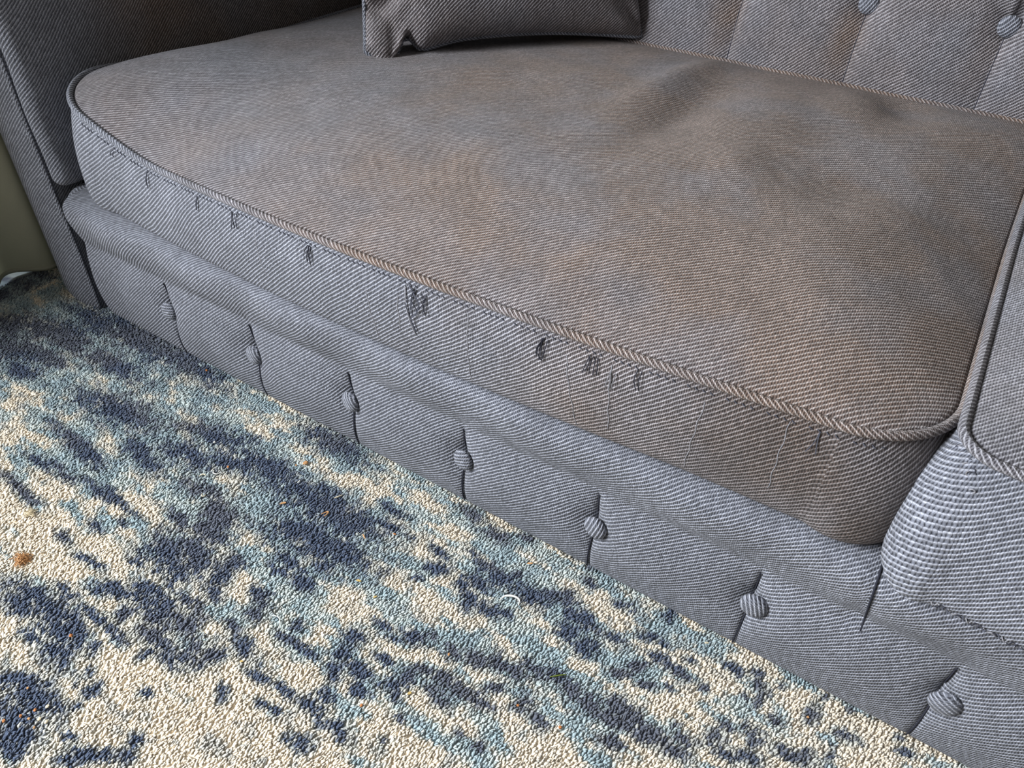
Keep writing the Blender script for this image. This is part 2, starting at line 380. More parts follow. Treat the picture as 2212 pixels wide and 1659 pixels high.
# ------------------------------------------------------------------ rug
BLOBS = np.array([float(t) for t in """
0.020 -0.041 59 65 1181 0.124 -0.020 31 30 375 -0.036 -0.112 93 -120 508 -0.038 -0.193 151 3 367 0.160 -0.112 77 -62 1640
0.016 -0.118 154 -19 1133 0.299 -0.019 77 127 973 0.225 -0.023 160 131 1296 0.030 -0.227 254 -113 2114 -0.131 -0.162 321 160 838
0.146 -0.035 84 82 1247 0.016 -0.175 179 -140 1857 0.127 0.013 144 153 1797 0.297 -0.195 76 -43 581 0.306 -0.289 115 189 7117
0.347 -0.300 212 200 5730 0.431 -0.245 270 91 1978 0.506 -0.135 163 -253 1209 0.498 -0.199 218 -150 1571 0.591 -0.165 214 -188 1682
0.653 -0.142 103 103 1048 0.703 -0.026 134 82 1280 0.700 0.025 261 185 2284 0.778 -0.146 114 -69 664 0.588 -0.236 400 -253 2533
0.661 -0.262 440 145 823 0.674 -0.290 525 -277 999 0.839 -0.149 160 -74 776 0.616 -0.301 854 795 7044 0.325 -0.411 165 -100 10574
0.359 -0.411 337 -157 18303 0.348 -0.348 387 222 11176 0.294 -0.359 365 173 15869 0.492 -0.333 311 923 12402 0.439 -0.338 395 916 12177
0.540 -0.361 7319 632 15092 0.518 -0.388 2084 1408 14337 0.495 -0.430 2563 361 14376 0.649 -0.353 409 17 1257 0.687 -0.334 495 93 1172
0.757 -0.304 2153 151 5467 0.624 -0.381 1158 1246 17693 0.568 -0.435 827 -1185 17263 0.680 -0.366 511 60 1362 0.704 -0.344 809 88 2101
0.753 -0.333 1858 233 3133 0.622 -0.393 1788 -447 16676 0.580 -0.431 2329 1400 19312 0.560 -0.518 226 -289 2308 0.548 -0.539 832 -666 3146
0.617 -0.519 486 -112 1956 0.644 -0.536 606 91 1692 0.670 -0.521 1100 1122 4312 0.672 -0.558 760 -5 2392 0.616 -0.564 1968 287 26710
0.658 -0.489 2047 2014 23559 0.697 -0.492 731 1176 15008 0.693 -0.465 3183 -313 4014 0.586 -0.488 1164 833 32612 0.619 -0.463 2424 -2036 8821
0.648 -0.443 1173 -981 6999 0.680 -0.415 1131 -7 6241 0.698 -0.434 431 -266 4809 0.737 -0.423 234 236 4764 0.744 -0.442 1148 231 2196
0.779 -0.425 569 899 5473 0.756 -0.395 575 582 9339 0.710 -0.395 3303 2163 28793 0.773 -0.362 2401 530 6096 0.829 -0.331 2324 450 5853
0.850 -0.341 1346 -314 10807 0.852 -0.361 2892 -914 5078 0.865 -0.281 1205 -115 9519 0.827 -0.284 2241 -23 15164 0.762 -0.464 889 -537 4165
0.782 -0.462 1768 -146 8397 0.772 -0.488 11678 -1456 8393 0.824 -0.462 707 -449 3216 0.823 -0.443 2841 156 5159 0.873 -0.401 866 950 5441
0.854 -0.436 3202 -2592 6440 0.837 -0.391 3238 1406 17398 0.918 -0.336 3932 -1520 14204 0.933 -0.356 857 -2035 28575 0.658 -0.610 2032 -2008 4741
0.691 -0.613 341 26 2207 0.719 -0.611 557 -275 2384 0.711 -0.640 416 -55 1050 0.736 -0.652 1763 -1783 4127 0.739 -0.667 2008 242 5264
0.731 -0.548 10798 2433 24044 0.707 -0.522 11780 -4526 25933 0.761 -0.563 10019 -2045 13209 0.763 -0.584 14144 -1386 32126 0.732 -0.568 24871 5231 56995
0.824 -0.524 9582 -1327 19448 0.792 -0.617 15065 -9167 34511 0.840 -0.612 1835 -2842 7508 0.866 -0.597 4429 -3119 6030 0.867 -0.574 6135 679 12554
0.822 -0.633 5985 -5461 13625 0.911 -0.471 10645 3631 11515 0.943 -0.421 2279 -1636 22767 0.966 -0.446 9032 -146 25287 0.973 -0.417 3153 991 17263
1.020 -0.415 1316 9 6747 1.044 -0.423 3546 682 13870 1.030 -0.462 13135 -1575 21038 1.046 -0.456 4226 -584 9003 0.989 -0.446 18379 5748 26540
0.918 -0.425 4797 -1908 33751 0.831 -0.207 97 -78 598 0.882 -0.195 453 -115 1602 0.782 -0.217 544 -145 886 0.871 -0.276 2544 321 9605
0.828 -0.263 864 -119 8890 0.899 -0.089 726 274 10412 0.903 -0.121 632 -934 6117 0.878 -0.237 2818 -223 5241 1.010 -0.174 11888 -5711 17964
1.025 -0.142 2065 -1437 5499 1.006 -0.112 2068 2641 14704 1.064 -0.034 856 241 3858 1.018 -0.018 975 438 8136 1.115 -0.009 2736 719 10101
1.081 -0.091 1456 2335 8563 1.115 -0.103 1191 177 2835 1.105 -0.126 1379 -726 5683 1.076 -0.146 7426 -1346 9038 1.140 -0.081 8782 -520 8817
1.181 -0.099 887 100 2123 1.204 -0.080 2027 -1226 4481 1.230 -0.074 3230 728 4660 1.104 -0.159 2895 751 2498 1.144 -0.156 1311 87 5299
1.162 -0.148 5100 -928 11325 1.249 -0.093 3512 1351 8113 1.278 -0.089 1640 870 4924 1.259 -0.116 1960 104 3508 1.287 -0.127 2199 61 4441
1.317 -0.089 3155 3139 16264 1.240 -0.031 5252 538 7054 1.192 0.006 2990 780 12370 1.228 0.004 4512 837 12700 1.310 -0.032 13020 -3014 12553
1.373 -0.006 5549 222 7254 1.354 -0.064 3217 -3357 19305 0.918 -0.338 4756 -1793 16993 0.929 -0.361 1026 -2048 28846 0.964 -0.355 2950 1428 17295
1.002 -0.305 2014 189 4585 1.026 -0.266 2051 -838 24959 1.047 -0.274 2038 -3087 15830 1.075 -0.256 1813 -2022 11189 1.096 -0.238 5721 76 6513
1.133 -0.242 2614 51 7214 1.167 -0.229 927 -100 5172 1.197 -0.220 1041 -46 3919 1.225 -0.218 2099 19 3993 1.058 -0.307 3185 -255 13600
1.046 -0.338 1671 658 7786 1.006 -0.337 3065 200 4910 1.013 -0.360 4867 498 4529 1.063 -0.360 3687 -17 9181 1.100 -0.308 5154 890 4417
1.113 -0.287 5800 -4700 15709 1.144 -0.279 2325 -2137 6637 1.171 -0.281 915 -771 4199 1.144 -0.300 2840 101 4605 1.096 -0.332 2418 644 7924
1.167 -0.313 4103 629 8894 1.205 -0.284 2098 -309 8456 1.215 -0.252 4814 -3061 17885 1.259 -0.248 3855 -1503 6546 1.286 -0.258 4610 -574 14498
1.028 -0.393 3815 -469 8314 1.018 -0.416 3960 407 5682 1.043 -0.421 3821 559 10729 1.076 -0.419 1200 -153 9717 1.131 -0.359 16258 863 19581
1.129 -0.390 18473 -8634 29255 1.206 -0.333 13113 -856 27782 1.240 -0.333 6106 -2115 14126 1.245 -0.201 3361 2842 20437 1.275 -0.198 1060 293 5222
1.309 -0.199 1113 197 4052 1.339 -0.201 1177 302 6095 1.372 -0.198 1233 254 5594 1.396 -0.194 1389 279 6246 1.423 -0.199 1461 251 6467
1.454 -0.194 1181 -338 8296 1.463 -0.173 4245 -1475 7910 1.347 -0.136 5259 -8309 20806 1.365 -0.114 11398 -6774 15046 1.397 -0.086 2352 1429 14239
1.422 -0.089 7220 2636 17283 1.389 -0.128 7662 -5384 29476 1.359 -0.172 14222 -3544 25373 1.381 -0.231 3793 -458 8580 1.304 -0.036 4112 -2549 17315
1.316 -0.092 2053 967 9851 1.350 -0.070 3602 -3350 19488 1.387 -0.064 7473 217 20275 1.372 -0.011 8911 -3988 10018 1.386 -0.087 3172 143 21412
1.420 -0.091 1822 106 22198 1.429 -0.064 8554 -3321 20766 1.348 -0.134 4005 -5374 13913 1.366 -0.110 12283 -9117 18020 1.388 -0.135 12949 -19682 49090
1.418 -0.116 19511 -4213 29642 1.453 -0.091 19179 -1055 12851 1.483 -0.041 4185 2605 13043 1.511 -0.030 12421 -822 9902 1.521 -0.045 5731 2315 13514
1.513 -0.068 20414 -1274 37287 1.529 -0.066 36539 -708 9533 1.547 -0.028 29232 -9612 25251 1.373 -0.182 1175 -754 4019 1.397 -0.185 1355 -192 5575
1.423 -0.192 2089 -291 6438 1.446 -0.161 10577 -6710 33943 1.467 -0.173 3223 -2444 11700 1.493 -0.148 5631 -723 4136 1.503 -0.125 3982 -449 17257
1.523 -0.109 25856 -1636 12245 1.540 -0.119 9112 -1053 3792 1.557 -0.078 10290 -3231 16332 1.596 -0.043 11125 -1720 5384 1.601 -0.009 30853 -10693 25779
1.637 -0.007 25076 -6522 17507 1.642 -0.048 5055 -3540 16553 1.575 -0.114 5997 -816 12822 1.594 -0.112 1971 -2190 9980 1.605 -0.097 11449 -4042 18053
1.632 -0.089 29659 -2264 6136 1.710 -0.029 20029 -6642 25424 1.701 -0.009 38350 -9272 23738 1.540 -0.150 2484 -2634 11939 1.515 -0.164 4446 -3560 16393
""".split()]).reshape(-1, 5)  # ellipses of the print; big ones by the arm also paint its shade


def rug_colour(x, y):
    """printed pattern of the rug: navy patches on pale blue and cream; shade painted in by the arm"""
    wx = x + 0.020 * (fbm(x * 26, y * 26, 3) - 0.5); wy = y + 0.016 * (fbm(x * 26, y * 26, 5) - 0.5)
    D = np.full(x.shape, -9.0)
    for (cx, cy, a, b, c) in BLOBS:
        dx = wx - cx; dy = wy - cy
        q = np.sqrt(np.maximum(a * dx * dx + 2 * b * dx * dy + c * dy * dy, 0))
        D = np.maximum(D, 1.0 - q)
    # parts of the rug away from the sofa front repeat the same kind of patch
    far = smooth(1.75, 2.0, x) + smooth(-0.68, -0.80, y) + smooth(-0.15, -0.3, x) + smooth(0.02, 0.06, y)
    g = fbm(x * 7.0, y * 20.0, 21) * 2.6 - 1.45
    D = np.where(far > 0.5, np.maximum(D, g), D)
    hi = fbm(x * 60, y * 75, 8, 4) - 0.5
    nav = smooth(-0.30, 0.58, D + 1.25 * hi + 1.2 * (fbm(x * 190, y * 200, 12, 2) - 0.5))
    st = fbm(x * 16, y * 46, 31, 5)
    cream = smooth(0.40, 0.64, st + 0.22 * (fbm(x * 45, y * 60, 51) - 0.5) * 2 + 0.30 * smooth(-0.28, -0.52, y) - 0.10 * smooth(0.75, 0.3, x) * smooth(-0.5, -0.3, y) + 0.10 * smooth(1.2, 1.6, x))
    mid = smooth(0.42, 0.66, fbm(x * 30, y * 42, 77, 4))
    c_n = np.array(rgb(78, 89, 110)[:3]); c_n2 = np.array(rgb(94, 99, 112)[:3])
    c_b = np.array(rgb(160, 178, 184)[:3]); c_b2 = np.array(rgb(196, 205, 202)[:3]); c_c = np.array(rgb(236, 224, 204)[:3])
    t2 = smooth(0.45, 0.62, fbm(x * 5, y * 7, 91, 3))[..., None]
    nv = c_n * (1 - t2) + c_n2 * t2
    lb = c_b * (1 - mid[..., None]) + c_b2 * mid[..., None]
    base = lb * (1 - cream[..., None]) + c_c * cream[..., None]
    halo = smooth(-0.75, -0.1, D + 1.1 * hi)[..., None] * 0.55
    base = base * (1 - halo) + c_b * 0.8 * halo
    spk = 0.55 * (smooth(0.56, 0.72, fbm(x * 50, y * 66, 131, 4)) * smooth(0.35, 0.6, fbm(x * 6, y * 14, 141, 3)))[..., None]
    base = base * (1 - spk) + (c_n * 0.5 + c_b * 0.5) * spk
    return base * (1 - nav[..., None]) + nv * nav[..., None]


Nr = NT('rug_yarn')
ra = Nr.n('ShaderNodeAttribute', attribute_name='yarn')
tc = Nr.n('ShaderNodeTexCoord')
fib = Nr.noise(tc.outputs['Object'], 700.0, 2.0, 0.6)
sc = Nr.n('ShaderNodeVectorMath', operation='SCALE'); Nr.put(sc.inputs[0], ra.outputs['Color']); Nr.put(sc.inputs[3], Nr.ss(fib, 0.25, 0.75, 0.84, 1.14))
Nr.put(Nr.b.inputs['Base Color'], sc.outputs[0]); Nr.rough(0.95, 0.1)
Nr.b.inputs['Sheen Weight'].default_value = 0.15
bp = Nr.n('ShaderNodeBump'); bp.inputs['Strength'].default_value = 0.5; bp.inputs['Distance'].default_value = 0.0008
Nr.put(bp.inputs['Height'], fib); Nr.t.links.new(bp.outputs[0], Nr.b.inputs['Normal'])
M_rug = Nr.m

rx = np.arange(-0.5, 3.2, 0.011); ry = np.arange(-1.6, 0.7, 0.011)
RX, RY = np.meshgrid(rx, ry)
rc = rug_colour(RX, RY)
rc = np.concatenate([rc, np.ones(RX.shape + (1,))], -1)
rz = np.full_like(RX, 0.0026)
rug = grid('rug', np.stack([RX, RY, rz], -1), np.stack([RX, RY], -1), M_rug, attrs={'yarn': rc})
tag(rug, 'pale blue, cream and navy distressed-pattern rug in front of the sofa', 'rug')

# pile: one leaning tuft per knot where the rug shows
tx0, tx1, ty0, ty1 = -0.30, 2.15, -0.86, 0.10
sx, sy = 0.0041, 0.0038
gx = np.arange(tx0, tx1, sx); gy = np.arange(ty0, ty1, sy)
GX, GY = np.meshgrid(gx, gy)
GX = GX + (np.arange(len(gy)) % 2)[:, None] * sx * 0.5
GX = (GX + RNG.uniform(-0.0012, 0.0012, GX.shape)).ravel(); GY = (GY + RNG.uniform(-0.0009, 0.0009, GY.shape)).ravel()
# knots are looser and less regular to the left and towards the room
wild = np.clip(1.2 - GX, 0, 1)
GX = GX + RNG.normal(0, 0.0016, GX.shape) * wild; GY = GY + RNG.normal(0, 0.0016, GX.shape) * wild
keep = GY < 0.02 + 0.09 * (GX < 0.0)
# only where the floor is in view or just beside it
keep &= (GY > -0.30 - 0.50 * np.clip((GX + 0.30) / 1.0, 0, 1)) | (GX > 0.7)
keep &= (GY > -0.86 + 0.56 * np.clip((GX - 0.9) / 1.0, 0, 1))
GX, GY = GX[keep], GY[keep]
nT = len(GX)
tcol = rug_colour(GX, GY) * RNG.uniform(0.93, 1.07, (nT, 1))
hgt = RNG.uniform(0.0064, 0.0076, nT); rad = RNG.uniform(0.0024, 0.0031, nT)
ld = math.radians(62) + RNG.normal(0, 0.35 + 0.5 * wild[keep], nT)
ln = RNG.uniform(0.0040, 0.0075, nT)
K = 3
ang0 = RNG.uniform(0, math.pi, nT)
rings = []
for (zf, rf, lf) in ((0.05, 0.95, 0.0), (0.62, 1.08, 0.45), (0.93, 0.55, 0.95)):
    an = ang0[:, None] + np.arange(K)[None] * (2 * math.pi / K)
    rings.append(np.stack([GX[:, None] + (ln * lf * np.cos(ld))[:, None] + (rad * rf)[:, None] * np.cos(an),
                           GY[:, None] + (ln * lf * np.sin(ld))[:, None] + (rad * rf)[:, None] * np.sin(an),
                           np.broadcast_to((hgt * zf)[:, None], an.shape)], -1))
tip = np.stack([GX + ln * 1.1 * np.cos(ld), GY + ln * 1.1 * np.sin(ld), hgt], -1)[:, None]
TV = np.concatenate(rings + [tip], 1)            # nT, 13, 3
per = TV.shape[1]
Fq = []
for r in range(2):
    for k in range(K):
        a = r * K + k; b = r * K + (k + 1) % K
        Fq += [(a, b, b + K), (a, b + K, a + K)]
for k in range(K):
    Fq.append((2 * K + k, 2 * K + (k + 1) % K, 3 * K))
Fq = np.array(Fq)
TF = (np.arange(nT)[:, None, None] * per + Fq[None]).reshape(-1, 3)
tcv = np.concatenate([np.repeat(tcol[:, None], per, 1), np.ones((nT, per, 1))], -1)
me = mesh_np('pile', TV.reshape(-1, 3), TF, None, {'yarn': tcv.reshape(-1, 4)})
pile = link('pile', me, M_rug, rug)
tag(pile, 'short tufted wool pile', kind='stuff')

# ------------------------------------------------------------------ sofa
XB0, SP = 0.2756, 0.2385          # first button and spacing, the same on rail and back
XL, XR = 0.0, 3.19                # inner faces of the two arms
XC = (XL + XR) / 2
BTN_X = [XB0 + SP * k for k in range(-1, 13)]
sofa = empty('sofa', (XC, 0.5, 0.0))
tag(sofa, 'grey-blue twill sofa with buttoned front rail, buttoned back and piped arms', 'sofa')


def rail_profile():
    pts = [(0.060, 0.012), (0.020, 0.010), (0.000, 0.013), (-0.012, 0.030), (-0.020, 0.070), (-0.022, 0.115), (-0.018, 0.165), (-0.013, 0.194), (-0.013, 0.204),
           (-0.018, 0.216), (-0.028, 0.240), (-0.033, 0.264), (-0.029, 0.287), (-0.008, 0.300), (0.030, 0.304), (0.120, 0.305), (0.300, 0.305), (0.93, 0.305)]
    c = bez([(0, y, z) for (y, z) in pts], 9)
    return c[:, 1], c[:, 2]


def rail_disp(x, z):
    """how far the buttoned cloth is pulled back (+y) at x, z"""
    f = ((x - XB0) / SP) % 1.0
    dx = (f - np.round(f)) * SP
    near = np.exp(-(np.abs(z - 0.126) / 0.062) ** 2.4)
    bul = (1 - np.exp(-f / 0.085)) * (1 - np.exp(-(1 - f) / 0.20))
    y = near * (0.013 - 0.021 * bul)
    y = y + 0.006 * np.exp(-((dx / 0.024) ** 2 + ((z - 0.130) / 0.028) ** 2))
    # narrow fold running up and down from the button
    y = y + 0.004 * np.exp(-np.abs(dx) / 0.003) * smooth(0.012, 0.03, z) * (1 - smooth(0.182, 0.196, z))
    y = y * smooth(0.12, 0.20, x) * (1 - smooth(XR - 0.20, XR - 0.12, x))
    up = smooth(0.205, 0.24, z) * (1 - smooth(0.27, 0.30, z))
    y = y + up * 0.004 * np.sin((x - XB0) / SP * 2 * math.pi + 1.0)
    return y


py, pz = rail_profile()
xs = []
lo, hi = XL + 0.004, XR - 0.004
for k in range(-2, 14):
    f = np.concatenate([[0.0, 0.006, 0.014, 0.024, 0.038, 0.06, 0.09], np.linspace(0.13, 0.80, 14), [0.85, 0.89, 0.925, 0.95, 0.97, 0.984, 0.994]])
    xs += list(XB0 + SP * (k + f))
xs = np.array(xs); xs = np.concatenate([[lo], xs[(xs > lo + 0.002) & (xs < hi - 0.002)], [hi]])
PX, PZ = np.meshgrid(xs, pz); PY = np.repeat(py[:, None], len(xs), 1)
PY = PY + rail_disp(PX, PZ) * (PY < 0.02)
# rounded ends against the arms
endw = np.minimum(smooth(0, 0.03, PX - lo), smooth(0, 0.03, hi - PX))
PY = PY + (1 - endw) * 0.030 * (PY < 0.05)
# the upholstery is nipped in at the seam below the gap between the seat cushions
SEAM_X = 1.588
PY = PY + 0.006 * np.exp(-((PX - SEAM_X) / 0.006) ** 2) * smooth(0.17, 0.20, PZ) * (PZ < 0.304) * (PY < 0.03)
sl = np.concatenate([[0], np.cumsum(np.hypot(np.diff(py), np.diff(pz)))])
UV = np.stack([PX, np.repeat(sl[:, None], len(xs), 1)], -1)
# the weave is drawn towards each button
fB = ((PX - XB0) / SP + 0.5) % 1.0 - 0.5
pin = np.exp(-((fB * SP / 0.05) ** 2 + ((PZ - 0.130) / 0.05) ** 2))
UV[..., 1] += -0.010 * pin * np.sign(PZ - 0.130) * np.abs((PZ - 0.130) / 0.05)
front_rail = grid('front_rail', np.stack([PX, PY, PZ], -1), UV, MF, sofa)


def rail_y(x, z):
    y = np.interp(z, pz[5:110], py[5:110])
    k = np.where((pz <= 0.300) & (py < 0.03))[0]
    y = np.interp(z, pz[k], py[k])
    return y + rail_disp(np.array(x, float), np.array(z, float))


# buttons: low domed discs covered in the same cloth
def button_mesh(r=0.0188, h=0.0105):
    nr, na = 9, 28
    V = []; UVb = []
    prof = [(0.0, 1.0), (0.3, 0.985), (0.55, 0.93), (0.75, 0.80), (0.9, 0.60), (0.98, 0.36), (1.0, 0.15), (0.96, -0.08), (0.80, -0.25)]
    for (pr, ph) in prof:
        for k in range(na + 1):
            a = 2 * math.pi * k / na
            V.append((pr * r * math.cos(a), -ph * h, pr * r * math.sin(a)))
            UVb.append((pr * r * math.cos(a) * 0.9, pr * r * math.sin(a) * 0.9 + (1 - ph) * 0.004))
    P = np.array(V).reshape(len(prof), na + 1, 3); U = np.array(UVb).reshape(len(prof), na + 1, 2)
    idx = np.arange(P.shape[0] * P.shape[1]).reshape(P.shape[:2])
    F = np.stack([idx[:-1, :-1].ravel(), idx[:-1, 1:].ravel(), idx[1:, 1:].ravel(), idx[1:, :-1].ravel()], 1)
    return mesh_np('button', P.reshape(-1, 3), F, U.reshape(-1, 2))


BM = button_mesh()
BM.materials.append(MF)


def add_button(parent, loc, rot, base):
    o = bpy.data.objects.new('button', BM)
    COL.objects.link(o)
    o.parent = parent
    o.matrix_parent_inverse = base
    o.location = loc; o.rotation_euler = rot
    return o


PINV = Matrix.Identity(4)
brot = [0.5, 0.2, 1.1, 0.7, 0.9, 2.0, 1.6]
for k, x in enumerate(BTN_X):
    if x < lo + 0.15 or x > hi - 0.15: continue
    zb = 0.1345 - 0.0025 * ((k * 7) % 3 - 1)
    b = add_button(front_rail, (x + 0.007, float(rail_y(x, zb)) - 0.0215, zb), (random.uniform(-0.12, 0.06), random.uniform(0, 3.1), random.uniform(-0.15, 0.10)), PINV)
    b.rotation_mode = 'YXZ'
    # the fold above and below each button ends in a crease, its shade drawn as a dark tube
    for (za, zc) in ((0.148, 0.190), (0.020, 0.118)):
        zz = np.linspace(za, zc, 18)
        xx = x - 0.0012 + 0.003 * np.sin((zz - 0.02) * 18 + k)*0.5
        path = np.stack([xx, rail_y(xx * 0 + x, zz) - 0.0034, zz], -1)
        tube_obj('pleat_crease_shade', path, 0.0011, MT, front_rail, 5)
zz = np.linspace(0.182, 0.299, 20)
path = np.stack([SEAM_X - 0.004 + 0.012 * (0.3 - zz) / 0.1, np.array([float(rail_y(SEAM_X, z)) for z in zz]) + 0.0010, zz], -1)
tube_obj('rail_seam', path, 0.0014, MT, front_rail, 5)

# ------------------------------------------------------------------ sofa back
ZR1, ZR2 = 0.650, 0.812
segs = []
for x in BTN_X:
    segs.append((x, 0.30, x, ZR1))
    segs.append((x, ZR1, x + SP / 2, ZR2)); segs.append((x, ZR1, x - SP / 2, ZR2))
    segs.append((x + SP / 2, ZR2, x + SP / 2, 0.97))


def back_disp(x, z):
    d = np.full(x.shape, 9.0); side = np.zeros(x.shape)
    for (xa, za, xb, zb) in segs:
        L2 = (xb - xa) ** 2 + (zb - za) ** 2
        t = np.clip(((x - xa) * (xb - xa) + (z - za) * (zb - za)) / L2, 0, 1)
        dd = np.hypot(x - xa - t * (xb - xa), z - za - t * (zb - za))
        s = np.sign((x - xa) * (zb - za) - (z - za) * (xb - xa))
        side = np.where(dd < d, s, side); d = np.minimum(d, dd)
    # right of a fold the cloth rises steeply, left of it slowly
    bul = np.where(side > 0, 1 - np.exp(-d / 0.014), 1 - np.exp(-d / 0.040))
    fade = 0.35 + 0.65 * smooth(0.45, 0.62, z)
    y = -0.026 * bul * fade
    for x0 in BTN_X:
        y = y + 0.020 * np.exp(-(((x - x0) / 0.030) ** 2 + ((z - ZR1) / 0.034) ** 2))
        y = y + 0.020 * np.exp(-(((x - x0 - SP / 2) / 0.030) ** 2 + ((z - ZR2) / 0.034) ** 2))
    return y


zb_rows = np.linspace(0.30, 0.95, 110)
bx = []
for k in range(-2, 14):
    bx += list(XB0 + SP * (k + np.concatenate([[0, 0.008, 0.02, 0.04], np.linspace(0.08, 0.94, 20), [0.965, 0.985]])))
bx = np.array(bx); bx = np.concatenate([[lo], bx[(bx > lo + 0.002) & (bx < hi - 0.002)], [hi]])
BX, BZ = np.meshgrid(bx, zb_rows)


def back_base(z):
    return 0.925 + 0.20 * (z - 0.5)


BY = back_base(BZ) + 0.012 + back_disp(BX, BZ)
top = []
for th in np.linspace(0.1, math.pi, 14):     # rolled top edge
    top.append((0.08 - 0.08 * math.cos(th), 0.075 * math.sin(th)))
P = np.stack([BX, BY, BZ], -1)
extra = np.stack([np.stack([bx, BY[-1] + dy, np.full(len(bx), BZ[-1, 0] + dz)], -1) for dy, dz in top] + [np.stack([bx, BY[-1] + 0.16, np.full(len(bx), 0.02)], -1)])
P = np.concatenate([P, extra])
vv = np.concatenate([zb_rows, 0.95 + np.linspace(0.01, 0.25, len(top)), [1.2]])
UV = np.stack([P[..., 0], np.repeat(vv[:, None], len(bx), 1)], -1)
dirt = 0.30 * np.exp(-((P[..., 2] - 0.58) / 0.10) ** 2) * np.abs(np.sin((P[..., 0] - XB0) / SP * math.pi)) ** 0.2 * 0 + 0.55 * np.exp(-((((P[..., 0] - XB0) / SP + 0.5) % 1.0 - 0.42) / 0.12) ** 2) * np.exp(-((P[..., 2] - 0.60) / 0.06) ** 2) + 0.42
back = grid('back_rest', P, UV, MF, sofa, attrs={'dirt': dirt})
for x in BTN_X:
    for (dx, z) in ((0, ZR1), (SP / 2, ZR2)):
        if lo + 0.03 < x + dx < hi - 0.03:
            yb = float(back_base(z) + 0.012 + back_disp(np.array([x + dx]), np.array([z]))[0])
            b = add_button(back, (x + dx, yb - 0.016, z), (random.uniform(-0.1, 0.1), random.uniform(0, 3), random.uniform(-0.1, 0.1)), PINV)
            b.rotation_mode = 'YXZ'
    if lo + 0.02 < x < hi - 0.02:
        zz = np.linspace(0.36, 0.635, 24)
        yb = back_base(zz) + 0.012 + back_disp(np.full(24, x), zz)
        tube_obj('pleat_crease_shade', np.stack([np.full(24, x), yb - 0.0004, zz], -1), 0.0011, MT, back, 5)  # dark tube drawn for the shade in the fold

